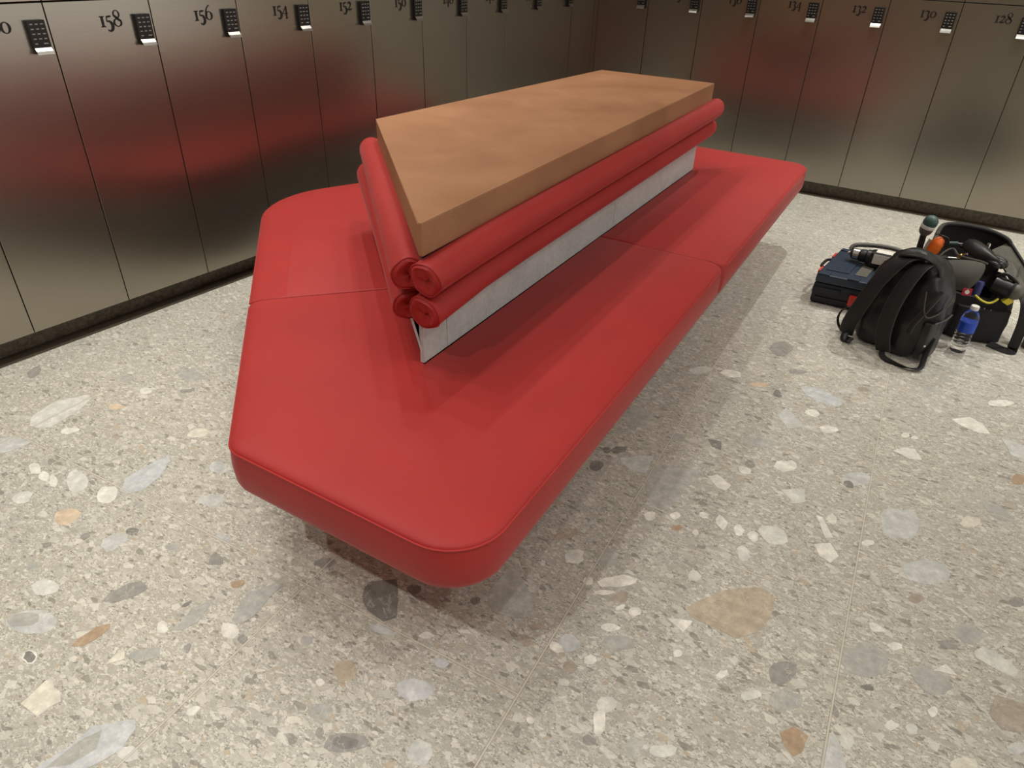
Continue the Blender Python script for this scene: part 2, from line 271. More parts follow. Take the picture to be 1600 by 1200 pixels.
('w',[-0.804,0.741,-0.802,0.736,-0.806,0.732,-0.81,0.728,-0.816,0.726,-0.821,0.727,-0.825,0.73,-0.823,0.735,-0.819,0.738,-0.814,0.742,-0.809,0.742]),
('bl',[-0.761,0.789,-0.762,0.782,-0.777,0.775,-0.791,0.767,-0.809,0.766,-0.82,0.769,-0.823,0.775,-0.816,0.783,-0.801,0.789,-0.785,0.794,-0.773,0.791]),
('w',[-0.678,0.835,-0.676,0.829,-0.682,0.823,-0.69,0.816,-0.699,0.812,-0.707,0.812,-0.707,0.818,-0.708,0.824,-0.701,0.831,-0.692,0.834,-0.683,0.836]),
('dg',[-1.032,0.874,-1.031,0.865,-1.033,0.854,-1.044,0.843,-1.059,0.841,-1.075,0.839,-1.081,0.848,-1.076,0.859,-1.071,0.871,-1.055,0.878,-1.039,0.882]),
('w',[-0.807,0.605,-0.805,0.6,-0.807,0.596,-0.81,0.591,-0.817,0.59,-0.823,0.592,-0.826,0.597,-0.827,0.601,-0.824,0.606,-0.819,0.607,-0.813,0.607]),
('g',[-0.908,0.669,-0.904,0.663,-0.906,0.657,-0.91,0.651,-0.919,0.649,-0.928,0.652,-0.933,0.657,-0.935,0.665,-0.93,0.671,-0.923,0.675,-0.913,0.675]),
('br',[-0.469,0.944,-0.471,0.936,-0.474,0.927,-0.485,0.925,-0.495,0.928,-0.502,0.934,-0.505,0.943,-0.501,0.951,-0.492,0.955,-0.483,0.954,-0.474,0.951]),
('bl',[-0.605,0.793,-0.605,0.784,-0.607,0.776,-0.615,0.771,-0.623,0.769,-0.631,0.772,-0.637,0.778,-0.635,0.786,-0.63,0.792,-0.622,0.796,-0.614,0.796]),
('cr',[-0.785,0.515,-0.786,0.51,-0.79,0.504,-0.796,0.498,-0.806,0.494,-0.814,0.493,-0.815,0.498,-0.815,0.503,-0.808,0.51,-0.8,0.513,-0.789,0.518]),
('dg',[-0.383,0.74,-0.381,0.734,-0.38,0.728,-0.384,0.726,-0.388,0.725,-0.393,0.729,-0.396,0.735,-0.397,0.741,-0.397,0.747,-0.392,0.747,-0.386,0.746]),
('w',[-0.433,1.191,-0.43,1.183,-0.434,1.176,-0.44,1.171,-0.446,1.171,-0.454,1.173,-0.457,1.181,-0.456,1.189,-0.451,1.195,-0.446,1.2,-0.438,1.199]),
('w',[-0.371,1.187,-0.376,1.179,-0.383,1.171,-0.394,1.163,-0.406,1.158,-0.413,1.157,-0.415,1.161,-0.413,1.167,-0.402,1.178,-0.389,1.184,-0.374,1.191]),
('br',[-0.338,1.2,-0.333,1.191,-0.334,1.176,-0.342,1.162,-0.352,1.16,-0.361,1.158,-0.369,1.163,-0.372,1.176,-0.363,1.189,-0.356,1.199,-0.346,1.207]),
('g',[-0.412,1.298,-0.407,1.282,-0.413,1.267,-0.424,1.253,-0.441,1.249,-0.452,1.263,-0.463,1.275,-0.461,1.294,-0.451,1.311,-0.435,1.316,-0.418,1.315]),
('w',[-0.288,1.167,-0.288,1.159,-0.293,1.152,-0.3,1.144,-0.309,1.145,-0.315,1.149,-0.317,1.156,-0.317,1.165,-0.31,1.172,-0.301,1.176,-0.293,1.173]),
('w',[-0.33,1.164,-0.33,1.159,-0.33,1.153,-0.335,1.147,-0.34,1.141,-0.345,1.14,-0.347,1.143,-0.346,1.15,-0.344,1.157,-0.339,1.164,-0.334,1.166]),
('w',[-0.312,1.097,-0.313,1.089,-0.323,1.079,-0.335,1.07,-0.347,1.067,-0.354,1.07,-0.357,1.075,-0.351,1.084,-0.343,1.092,-0.33,1.1,-0.322,1.098]),
('bl',[-0.371,0.994,-0.376,0.982,-0.384,0.972,-0.396,0.965,-0.41,0.971,-0.418,0.981,-0.421,0.993,-0.419,1.007,-0.406,1.015,-0.392,1.011,-0.379,1.006]),
('w',[-0.397,0.962,-0.403,0.956,-0.409,0.951,-0.419,0.951,-0.429,0.953,-0.435,0.96,-0.436,0.967,-0.429,0.973,-0.42,0.974,-0.411,0.973,-0.404,0.968]),
('g',[-0.262,1.067,-0.272,1.052,-0.283,1.04,-0.298,1.026,-0.316,1.03,-0.335,1.032,-0.331,1.047,-0.328,1.061,-0.311,1.072,-0.291,1.082,-0.274,1.077]),
('w',[-0.327,0.989,-0.323,0.982,-0.323,0.972,-0.329,0.965,-0.336,0.96,-0.343,0.961,-0.346,0.967,-0.351,0.974,-0.347,0.983,-0.341,0.991,-0.334,0.99]),
('w',[-0.37,0.779,-0.369,0.774,-0.37,0.769,-0.375,0.766,-0.38,0.765,-0.384,0.767,-0.386,0.771,-0.387,0.776,-0.384,0.78,-0.378,0.782,-0.373,0.782]),
('p',[-0.236,0.903,-0.239,0.891,-0.245,0.881,-0.255,0.871,-0.267,0.875,-0.276,0.881,-0.277,0.891,-0.274,0.902,-0.265,0.91,-0.253,0.918,-0.241,0.913]),
('dg',[-0.24,0.804,-0.241,0.797,-0.247,0.792,-0.254,0.788,-0.261,0.791,-0.265,0.796,-0.268,0.802,-0.264,0.809,-0.258,0.813,-0.25,0.812,-0.243,0.81]),
('p',[0.023,1.106,0.026,1.099,0.018,1.086,0.007,1.076,-0.005,1.067,-0.011,1.071,-0.013,1.077,-0.013,1.086,-0.003,1.097,0.008,1.107,0.018,1.111]),
('w',[-0.056,1.118,-0.053,1.114,-0.057,1.106,-0.061,1.098,-0.067,1.094,-0.073,1.092,-0.077,1.096,-0.075,1.104,-0.071,1.112,-0.066,1.118,-0.06,1.122]),
('w',[-0.163,1.108,-0.162,1.103,-0.163,1.096,-0.168,1.092,-0.174,1.09,-0.179,1.094,-0.181,1.1,-0.179,1.107,-0.175,1.111,-0.17,1.114,-0.165,1.113]),
('g',[-0.153,0.841,-0.154,0.827,-0.161,0.818,-0.169,0.811,-0.177,0.819,-0.183,0.828,-0.187,0.842,-0.182,0.855,-0.173,0.86,-0.164,0.859,-0.155,0.855]),
('p',[-0.091,0.878,-0.091,0.87,-0.098,0.859,-0.113,0.848,-0.127,0.844,-0.136,0.845,-0.14,0.851,-0.138,0.861,-0.123,0.873,-0.106,0.885,-0.092,0.886]),
('p',[-0.118,1.522,-0.115,1.502,-0.113,1.487,-0.117,1.479,-0.125,1.474,-0.135,1.483,-0.143,1.498,-0.15,1.515,-0.146,1.527,-0.141,1.534,-0.131,1.53]),
('p',[-0.201,1.363,-0.201,1.351,-0.206,1.341,-0.213,1.336,-0.221,1.333,-0.229,1.339,-0.233,1.349,-0.232,1.363,-0.226,1.372,-0.216,1.373,-0.209,1.369]),
('br',[-0.35,0.937,-0.351,0.928,-0.359,0.922,-0.368,0.917,-0.377,0.921,-0.382,0.927,-0.383,0.935,-0.379,0.942,-0.373,0.949,-0.363,0.95,-0.354,0.945]),
('br',[-0.476,0.996,-0.474,0.989,-0.477,0.982,-0.484,0.976,-0.493,0.974,-0.499,0.977,-0.502,0.982,-0.5,0.989,-0.495,0.995,-0.488,1,-0.479,1.002]),
('lg',[0.364,1.733,0.353,1.701,0.329,1.675,0.3,1.657,0.268,1.652,0.255,1.675,0.246,1.702,0.274,1.733,0.3,1.757,0.331,1.769,0.354,1.757]),
('g',[0.445,1.552,0.437,1.531,0.422,1.513,0.403,1.509,0.392,1.519,0.381,1.529,0.383,1.548,0.395,1.567,0.411,1.576,0.429,1.581,0.443,1.572]),
('g',[0.256,1.345,0.256,1.314,0.232,1.289,0.206,1.273,0.178,1.27,0.159,1.291,0.162,1.327,0.182,1.356,0.203,1.389,0.23,1.382,0.252,1.373]),
('dg',[0.08,1.206,0.075,1.184,0.067,1.167,0.054,1.148,0.036,1.147,0.027,1.162,0.022,1.179,0.028,1.199,0.04,1.213,0.054,1.221,0.072,1.224]),
('g',[0.106,1.138,0.106,1.122,0.094,1.105,0.078,1.094,0.06,1.085,0.045,1.089,0.04,1.105,0.049,1.125,0.065,1.145,0.084,1.148,0.1,1.15]),
('w',[0.297,1.187,0.291,1.179,0.287,1.172,0.28,1.168,0.274,1.169,0.269,1.173,0.271,1.181,0.274,1.188,0.28,1.196,0.287,1.194,0.295,1.195]),
('w',[0.364,1.272,0.365,1.263,0.36,1.255,0.355,1.25,0.35,1.253,0.347,1.258,0.345,1.265,0.349,1.273,0.353,1.279,0.358,1.284,0.363,1.281]),
('p',[0.331,1.199,0.33,1.19,0.323,1.184,0.317,1.183,0.313,1.186,0.309,1.192,0.309,1.201,0.315,1.208,0.321,1.211,0.327,1.211,0.33,1.206]),
('p',[0.214,1.108,0.22,1.098,0.217,1.088,0.213,1.08,0.207,1.073,0.198,1.077,0.192,1.086,0.192,1.099,0.194,1.109,0.199,1.118,0.207,1.115]),
('dg',[0.178,1.156,0.181,1.147,0.18,1.141,0.179,1.135,0.175,1.134,0.17,1.139,0.165,1.148,0.163,1.157,0.164,1.164,0.167,1.165,0.172,1.163]),
('w',[0.239,1.439,0.232,1.433,0.225,1.427,0.213,1.425,0.204,1.43,0.202,1.438,0.199,1.446,0.207,1.452,0.218,1.452,0.227,1.451,0.234,1.446]),
('w',[0.278,1.415,0.28,1.409,0.272,1.4,0.263,1.392,0.256,1.393,0.252,1.395,0.247,1.399,0.252,1.409,0.26,1.418,0.27,1.422,0.277,1.421]),
('br',[0.31,1.607,0.305,1.594,0.3,1.583,0.291,1.576,0.283,1.576,0.275,1.579,0.276,1.59,0.279,1.602,0.288,1.611,0.297,1.615,0.304,1.613]),
('dg',[0.532,1.739,0.531,1.726,0.522,1.713,0.512,1.705,0.503,1.704,0.5,1.713,0.496,1.722,0.504,1.735,0.513,1.743,0.522,1.75,0.53,1.749]),
('k',[0.235,1.255,0.235,1.25,0.228,1.246,0.222,1.241,0.216,1.242,0.212,1.243,0.211,1.247,0.214,1.253,0.221,1.258,0.229,1.259,0.234,1.258]),
('dg',[0.399,1.494,0.392,1.484,0.384,1.475,0.37,1.466,0.358,1.465,0.355,1.472,0.349,1.478,0.36,1.489,0.371,1.499,0.384,1.501,0.393,1.499]),
('cr',[0.444,1.187,0.443,1.175,0.43,1.161,0.416,1.149,0.403,1.146,0.397,1.152,0.397,1.162,0.402,1.174,0.415,1.186,0.428,1.193,0.44,1.195]),
('lg',[0.531,1.281,0.527,1.268,0.519,1.259,0.511,1.252,0.503,1.25,0.497,1.254,0.5,1.265,0.504,1.275,0.511,1.284,0.52,1.288,0.525,1.285]),
('bl',[-0.034,2.444,-0.039,2.417,-0.075,2.409,-0.114,2.41,-0.154,2.429,-0.178,2.458,-0.181,2.488,-0.15,2.502,-0.115,2.51,-0.079,2.49,-0.039,2.473]),
('w',[-0.088,2.33,-0.089,2.315,-0.097,2.3,-0.112,2.298,-0.124,2.302,-0.136,2.308,-0.136,2.324,-0.127,2.337,-0.117,2.345,-0.104,2.349,-0.095,2.34]),
('w',[-0.013,2.26,-0.021,2.244,-0.03,2.232,-0.044,2.224,-0.059,2.224,-0.068,2.233,-0.071,2.246,-0.064,2.262,-0.049,2.271,-0.035,2.272,-0.018,2.273]),
('w',[0.512,2.812,0.497,2.792,0.482,2.774,0.458,2.756,0.431,2.746,0.427,2.76,0.428,2.772,0.436,2.789,0.459,2.807,0.486,2.824,0.506,2.824]),
('w',[-0.089,1.977,-0.091,1.959,-0.102,1.939,-0.122,1.923,-0.14,1.927,-0.154,1.933,-0.154,1.95,-0.152,1.969,-0.132,1.982,-0.112,2,-0.096,1.992]),
('lg',[0.131,2.049,0.121,2.023,0.107,2,0.085,1.979,0.059,1.968,0.045,1.98,0.045,2.002,0.048,2.028,0.073,2.052,0.1,2.065,0.117,2.059]),
('k',[0.081,1.976,0.081,1.966,0.072,1.963,0.064,1.96,0.055,1.963,0.052,1.972,0.05,1.982,0.055,1.991,0.064,1.995,0.074,1.993,0.079,1.984]),
('lg',[0.271,1.888,0.269,1.846,0.246,1.814,0.219,1.802,0.188,1.796,0.179,1.838,0.168,1.88,0.184,1.93,0.218,1.942,0.25,1.964,0.268,1.929]),
('p',[-0.037,1.618,-0.044,1.599,-0.061,1.588,-0.081,1.582,-0.101,1.594,-0.119,1.613,-0.118,1.639,-0.097,1.651,-0.079,1.662,-0.057,1.656,-0.043,1.638]),
('w',[0.061,1.799,0.064,1.786,0.065,1.771,0.059,1.763,0.052,1.762,0.045,1.765,0.039,1.775,0.037,1.79,0.042,1.801,0.047,1.811,0.055,1.806]),
('w',[0.172,1.75,0.17,1.741,0.163,1.733,0.155,1.724,0.147,1.724,0.141,1.726,0.14,1.734,0.144,1.743,0.152,1.751,0.16,1.754,0.168,1.757]),
('cr',[0.426,2.015,0.42,1.996,0.41,1.978,0.397,1.97,0.383,1.963,0.375,1.973,0.378,1.99,0.381,2.009,0.394,2.026,0.408,2.027,0.422,2.03]),
('ob',[0.542,2.321,0.537,2.304,0.531,2.285,0.519,2.278,0.507,2.274,0.501,2.286,0.504,2.303,0.508,2.321,0.518,2.338,0.53,2.34,0.54,2.336]),
('dg',[-0.188,2.603,-0.195,2.587,-0.207,2.572,-0.225,2.56,-0.244,2.554,-0.251,2.563,-0.252,2.573,-0.25,2.587,-0.233,2.601,-0.215,2.607,-0.196,2.612]),
('k',[-0.229,2.371,-0.234,2.361,-0.241,2.353,-0.252,2.357,-0.262,2.367,-0.265,2.381,-0.264,2.392,-0.261,2.404,-0.251,2.405,-0.242,2.396,-0.234,2.385]),
('o',[-0.29,2.422,-0.296,2.408,-0.305,2.394,-0.325,2.382,-0.342,2.378,-0.351,2.383,-0.358,2.391,-0.348,2.405,-0.334,2.42,-0.315,2.425,-0.299,2.428]),
('g',[0.077,2.574,0.073,2.571,0.062,2.577,0.047,2.593,0.035,2.608,0.025,2.624,0.028,2.628,0.035,2.627,0.05,2.614,0.064,2.599,0.076,2.582]),
('br',[0.038,2.602,0.035,2.589,0.025,2.581,0.015,2.577,0.006,2.581,-0.001,2.587,-0.002,2.598,0.001,2.61,0.012,2.614,0.024,2.62,0.031,2.612]),
('g',[0.257,2.755,0.253,2.742,0.246,2.726,0.231,2.718,0.217,2.712,0.209,2.717,0.211,2.729,0.217,2.742,0.227,2.759,0.242,2.766,0.254,2.765]),
('g',[0.514,2.074,0.495,2.066,0.48,2.055,0.455,2.063,0.44,2.083,0.429,2.104,0.427,2.127,0.45,2.131,0.472,2.134,0.491,2.115,0.509,2.097]),
('k',[-0.586,1.755,-0.584,1.746,-0.59,1.732,-0.599,1.717,-0.612,1.71,-0.621,1.713,-0.627,1.72,-0.623,1.734,-0.617,1.749,-0.604,1.757,-0.592,1.762]),
('k',[-0.626,1.718,-0.624,1.709,-0.627,1.702,-0.632,1.697,-0.638,1.694,-0.644,1.701,-0.65,1.708,-0.649,1.718,-0.646,1.727,-0.639,1.73,-0.631,1.726]),
('k',[-0.611,1.634,-0.611,1.62,-0.612,1.606,-0.622,1.595,-0.636,1.592,-0.645,1.604,-0.651,1.615,-0.655,1.631,-0.645,1.644,-0.632,1.648,-0.618,1.647]),
('w',[-0.208,1.869,-0.207,1.858,-0.214,1.847,-0.226,1.843,-0.236,1.847,-0.242,1.853,-0.247,1.863,-0.244,1.876,-0.232,1.88,-0.222,1.881,-0.213,1.877]),
('p',[-0.505,2.419,-0.51,2.395,-0.521,2.371,-0.539,2.345,-0.562,2.337,-0.575,2.343,-0.585,2.354,-0.572,2.379,-0.56,2.402,-0.539,2.423,-0.522,2.421]),
('w',[-0.401,2.433,-0.398,2.417,-0.414,2.402,-0.435,2.387,-0.454,2.395,-0.476,2.399,-0.475,2.417,-0.47,2.436,-0.448,2.448,-0.424,2.455,-0.406,2.447]),
('g',[-0.358,2.275,-0.356,2.26,-0.36,2.244,-0.372,2.237,-0.383,2.237,-0.392,2.243,-0.395,2.258,-0.394,2.273,-0.387,2.287,-0.375,2.292,-0.363,2.288]),
('g',[-0.446,1.922,-0.446,1.91,-0.451,1.898,-0.46,1.889,-0.471,1.888,-0.481,1.891,-0.484,1.903,-0.484,1.917,-0.475,1.928,-0.463,1.935,-0.451,1.933]),
('dg',[-0.204,1.902,-0.207,1.892,-0.214,1.886,-0.223,1.888,-0.233,1.89,-0.238,1.902,-0.236,1.913,-0.235,1.925,-0.224,1.926,-0.214,1.923,-0.207,1.913]),
('w',[-0.212,1.608,-0.201,1.599,-0.202,1.584,-0.203,1.573,-0.208,1.563,-0.219,1.571,-0.229,1.578,-0.235,1.592,-0.235,1.604,-0.233,1.617,-0.222,1.615]),
('w',[-0.16,1.604,-0.152,1.596,-0.152,1.584,-0.151,1.571,-0.158,1.563,-0.168,1.565,-0.174,1.577,-0.182,1.588,-0.18,1.6,-0.176,1.61,-0.168,1.611]),
('ob',[-0.305,1.507,-0.306,1.5,-0.309,1.492,-0.318,1.488,-0.327,1.481,-0.331,1.487,-0.337,1.489,-0.33,1.498,-0.324,1.504,-0.316,1.511,-0.308,1.511]),
('ob',[-0.549,1.331,-0.548,1.316,-0.552,1.299,-0.564,1.285,-0.576,1.271,-0.588,1.271,-0.598,1.276,-0.591,1.296,-0.584,1.311,-0.574,1.328,-0.559,1.336]),
('br',[-0.551,1.328,-0.546,1.317,-0.552,1.299,-0.563,1.283,-0.576,1.273,-0.588,1.27,-0.591,1.283,-0.593,1.295,-0.588,1.313,-0.574,1.324,-0.561,1.332]),
('g',[-0.177,2.056,-0.182,2.039,-0.201,2.02,-0.234,2.007,-0.269,2.002,-0.285,2.016,-0.283,2.033,-0.271,2.051,-0.242,2.064,-0.212,2.072,-0.183,2.072]),
('w',[-0.259,1.515,-0.259,1.508,-0.261,1.502,-0.264,1.499,-0.268,1.499,-0.273,1.502,-0.275,1.509,-0.276,1.517,-0.272,1.522,-0.267,1.523,-0.263,1.521]),
('p',[-0.494,1.255,-0.486,1.242,-0.492,1.225,-0.506,1.216,-0.522,1.211,-0.533,1.221,-0.539,1.234,-0.538,1.249,-0.529,1.262,-0.516,1.272,-0.5,1.269]),
('dg',[-0.277,2.755,-0.285,2.718,-0.291,2.679,-0.315,2.668,-0.339,2.675,-0.358,2.699,-0.365,2.736,-0.357,2.771,-0.341,2.798,-0.316,2.809,-0.292,2.791]),
('g',[-0.358,3.966,-0.367,3.945,-0.374,3.923,-0.393,3.918,-0.412,3.927,-0.428,3.944,-0.423,3.968,-0.421,3.992,-0.405,4.006,-0.387,3.995,-0.369,3.987]),
('w',[-0.117,1.604,-0.114,1.59,-0.11,1.577,-0.114,1.566,-0.122,1.563,-0.13,1.567,-0.136,1.574,-0.142,1.585,-0.139,1.597,-0.133,1.604,-0.126,1.607]),
('w',[-0.326,1.552,-0.327,1.541,-0.331,1.534,-0.335,1.524,-0.343,1.527,-0.35,1.531,-0.355,1.539,-0.351,1.548,-0.346,1.555,-0.34,1.562,-0.333,1.557]),
('w',[-0.257,1.592,-0.255,1.584,-0.263,1.581,-0.27,1.576,-0.277,1.581,-0.282,1.588,-0.282,1.595,-0.28,1.602,-0.273,1.606,-0.265,1.604,-0.259,1.6]),
('w',[-0.389,1.51,-0.385,1.5,-0.389,1.488,-0.397,1.482,-0.406,1.48,-0.412,1.489,-0.417,1.498,-0.416,1.508,-0.41,1.516,-0.403,1.524,-0.393,1.521]),
('lg',[-0.015,2.549,-0.019,2.536,-0.029,2.527,-0.039,2.519,-0.049,2.521,-0.06,2.522,-0.058,2.535,-0.053,2.546,-0.045,2.559,-0.033,2.558,-0.02,2.559]),
('w',[0.201,2.372,0.201,2.363,0.195,2.354,0.188,2.345,0.181,2.347,0.177,2.352,0.175,2.36,0.178,2.371,0.185,2.378,0.192,2.381,0.199,2.381]),
('w',[0.226,2.372,0.228,2.365,0.222,2.358,0.216,2.354,0.21,2.352,0.207,2.356,0.206,2.362,0.208,2.37,0.214,2.376,0.22,2.379,0.225,2.378]),
('p',[-2.282,0.771,-2.331,0.803,-2.352,0.89,-2.304,0.976,-2.271,0.974,-2.237,0.912,-2.219,0.804,-2.243,0.776]),
('lg',[-2.314,0.645,-2.268,0.709,-2.189,0.73,-2.191,0.669,-2.237,0.607]),
('bl',[-1.744,0.739,-1.788,0.779,-1.787,0.874,-1.778,0.917,-1.75,0.906,-1.71,0.841,-1.698,0.78,-1.719,0.743]),
('dg',[-1.418,0.474,-1.427,0.496,-1.417,0.541,-1.397,0.566,-1.36,0.559,-1.365,0.532,-1.389,0.488]),
('ob',[-1.359,0.359,-1.365,0.381,-1.36,0.421,-1.343,0.446,-1.33,0.437,-1.33,0.403,-1.335,0.375]),
('cr',[-1.309,0.222,-1.32,0.282,-1.271,0.282,-1.246,0.271,-1.252,0.225,-1.28,0.224]),
('g',[-1.223,0.411,-1.232,0.425,-1.186,0.467,-1.166,0.452,-1.194,0.416]),
('cr',[-1.25,0.37,-1.256,0.422,-1.226,0.405]),
('g',[-1.11,0.605,-1.13,0.637,-1.143,0.688,-1.11,0.741,-1.089,0.747,-1.089,0.711,-1.075,0.639,-1.086,0.61]),
('g',[-1.203,0.512,-1.22,0.579,-1.199,0.627,-1.173,0.56,-1.184,0.524]),
('bl',[-1.152,0.148,-1.135,0.226,-1.136,0.274,-1.078,0.329,-1.056,0.317,-1.043,0.277,-1.056,0.231,-1.084,0.184]),
('g',[-1.133,0.174,-1.131,0.237,-1.113,0.28,-1.086,0.25,-1.098,0.204]),
('k',[-0.912,0.85,-0.913,0.879,-0.862,0.92,-0.825,0.882,-0.785,0.826,-0.805,0.798,-0.856,0.803,-0.887,0.818]),
('g',[-0.634,1.118,-0.59,1.097,-0.53,1.05,-0.52,1.021,-0.537,0.981,-0.6,0.969,-0.627,0.987,-0.643,1.02,-0.64,1.077]),
('dg',[-1.302,0.69,-1.323,0.716,-1.323,0.732,-1.29,0.727,-1.271,0.713]),
('w',[-0.425,1.194,-0.412,1.218,-0.375,1.255,-0.339,1.261,-0.337,1.244,-0.371,1.207,-0.407,1.186]),
('w',[-0.229,1.185,-0.171,1.211,-0.18,1.167]),
('tan',[-0.202,1.239,-0.171,1.295,-0.125,1.362,-0.056,1.412,-0.016,1.396,-0.01,1.328,-0.031,1.259,-0.066,1.219,-0.123,1.222,-0.178,1.219]),
('w',[-0.271,0.861,-0.266,0.873,-0.251,0.877,-0.236,0.841,-0.24,0.818,-0.252,0.822]),
('w',[0.028,1.65,0.065,1.68,0.096,1.638,0.081,1.601,0.049,1.613]),
('g',[0.299,1.356,0.323,1.382,0.377,1.381,0.391,1.358,0.374,1.328,0.343,1.308,0.315,1.328]),
('p',[0.427,1.496,0.444,1.522,0.504,1.508,0.519,1.488,0.51,1.463,0.458,1.469,0.432,1.477]),
('w',[0.348,1.382,0.372,1.418,0.397,1.4]),
('br',[0.462,1.329,0.473,1.391,0.528,1.399,0.576,1.394,0.575,1.341,0.486,1.302]),
('ob',[0.081,1.034,0.103,1.065,0.133,1.059,0.133,1.019,0.118,0.998,0.095,1.011]),
('lg',[0.173,1.005,0.168,1.065,0.175,1.1,0.198,1.076,0.221,1.013]),
('lg',[-0.215,2.239,-0.201,2.302,-0.167,2.271,-0.117,2.213,-0.166,2.171]),
('w',[0.162,2.244,0.191,2.284,0.225,2.295,0.249,2.245,0.212,2.225]),
('w',[0.318,2.565,0.373,2.616,0.414,2.597,0.439,2.541,0.406,2.523,0.346,2.537]),
('lg',[0.473,2.533,0.511,2.537,0.558,2.526,0.557,2.435,0.502,2.439]),
('p',[-0.107,1.833,-0.046,1.877,-0.031,1.815,-0.059,1.79]),
('w',[0.008,1.775,0.026,1.777,0.069,1.707,0.051,1.692]),
('g',[-0.492,1.687,-0.464,1.735,-0.384,1.778,-0.341,1.776,-0.337,1.734,-0.355,1.679,-0.355,1.584,-0.38,1.545,-0.424,1.555,-0.457,1.601]),
('lg',[-0.586,1.701,-0.497,1.772,-0.485,1.68,-0.519,1.658,-0.57,1.673]),
('g',[-0.648,1.892,-0.676,1.966,-0.645,2.011,-0.579,1.998,-0.585,1.925,-0.617,1.859]),
('k',[-0.381,1.961,-0.336,1.97,-0.321,1.922,-0.354,1.924]),
('w',[-0.312,1.769,-0.296,1.795,-0.243,1.768,-0.247,1.734,-0.276,1.732])]
STONE_COLOURS={'w': (238, 234, 222), 'p': (224, 222, 212), 'lg': (208, 208, 202), 'g': (186, 184, 176), 'dg': (162, 158, 150), 'k': (140, 137, 130), 'bl': (208, 209, 208), 'o': (222, 200, 172), 'br': (178, 165, 150), 'tan': (192, 178, 156), 'ob': (184, 158, 130), 'cr': (230, 224, 206)}
# ---------------------------------------------------------------- room shell
C0 = Vector((-2.380, 5.002, 0)); AL = 1.4874; DL = Vector((-cos(AL), -sin(AL), 0)); NL = Vector((sin(AL), -cos(AL), 0)); DR = Vector((1, 0, 0)); NR = Vector((0, -1, 0))
W = .3669; G0 = .2958; WR0 = .3979; ZB = .087; ZT = 1.172; REC = .07; LDEP = .42
fl = MB(); fx = [(-4.2, -5), (7, -5), (7, 5.6), (-4.2, 5.6)]
fl.add([(x, y, 0) for x, y in fx], [[0, 1, 2, 3]])
cols = [None]
for k, (cn, flat) in enumerate(STONES):
    pts = [Vector((flat[2 * i], flat[2 * i + 1], 0)) for i in range(len(flat) // 2)]
    P = []
    for i in range(len(pts)):
        a, b = pts[i], pts[(i + 1) % len(pts)]; n_ = max(1, int((b - a).length / .014)); nn = Vector((-(b - a).y, (b - a).x, 0))
        if nn.length > 0: nn.normalize()
        for j in range(n_): P.append(a.lerp(b, j / n_) + nn * random.uniform(-.0016, .0016))
    z = .0003 + k * .000002
    fl.add([(p.x, p.y, z) for p in P], [list(range(len(P)))], 1); cols.append(cn)
floor = fl.build('floor', [M['floor'], M['stone']]); struct(floor)
ca = floor.data.color_attributes.new('stone', 'FLOAT_COLOR', 'CORNER')
for p in floor.data.polygons:
    cn = cols[p.index]
    c = (*lin(STONE_COLOURS[cn]), 1) if cn else (.4, .4, .4, 1)
    for li in p.loop_indices: ca.data[li].color = c
for p in floor.data.polygons:   # every face of the floor looks up
    pass
def wall(name, a, b, z0, z1, th, n, mat):
    a, b, n = Vector(a), Vector(b), Vector(n); mb = MB()
    mb.prism([(a.x, a.y), (b.x, b.y), ((b - n * th).x, (b - n * th).y), ((a - n * th).x, (a - n * th).y)], z0, z1)
    return struct(mb.build(name, mat))
LW = lambda s, o, z=0: C0 + DL * s + NL * o + Vector((0, 0, z))
RW = lambda s, o, z=0: C0 + DR * s + NR * o + Vector((0, 0, z))
wall('wall_left', LW(-.5, -LDEP - .02), LW(8.0, -LDEP - .02), 0, 2.85, .1, NL, M['wall'])
wall('wall_back', RW(-.5, -LDEP - .02), RW(6.3, -LDEP - .02), 0, 2.85, .1, NR, M['wall'])
#wall('wall_right', (3.75, -3.0, 0), (3.75, 5.5, 0), 0, 2.85, .1, (-1, 0, 0), M['wall'])
wall('light_blocker_front', (-3.6, -3.0, 0), (7.0, -3.0, 0), 0, 2.85, .1, (0, 1, 0), M['wall'])  # unseen wall added behind the camera to block world light from the front
cb_ = MB(); cb_.box((1.4, .3, 2.86), (11.2, 10.6, .08)); struct(cb_.build('ceiling', M['ceil']))
for nm, P, d, n, L in (('baseboard_left', LW, DL, NL, 7.4), ('baseboard_back', RW, DR, NR, 6.0)):
    mb = MB(); s0 = -.06
    a = [P(s0, -REC), P(L, -REC), P(L, -REC - .03), P(s0, -REC - .03)]; mb.prism([(q.x, q.y) for q in a], 0, ZB - .002)
    struct(mb.build(nm, M['plinth']))
for nm, P, L in (('trim_1', LW, 7.4), ('trim_2', RW, 6.0)):
    mb = MB(); a = [P(0, 0), P(L, 0), P(L, -REC - .001), P(-.05, -REC - .001)]; mb.prism([(q.x, q.y) for q in a], .0002, .0022)
    struct(mb.build(nm, M['strip']))
mb = MB(); a = [LW(0, 0), LW(G0 - .002, 0), LW(G0 - .002, -.02), LW(-.0, -.02)]; mb.prism([(q.x, q.y) for q in a], ZB, 2.3); struct(mb.build('trim_3', M['locker']))
mb = MB(); a = [RW(.001, 0), RW(.030, 0), RW(.030, -.02), RW(.001, -.02)]; mb.prism([(q.x, q.y) for q in a], ZB, 2.3); struct(mb.build('trim_4', M['locker']))
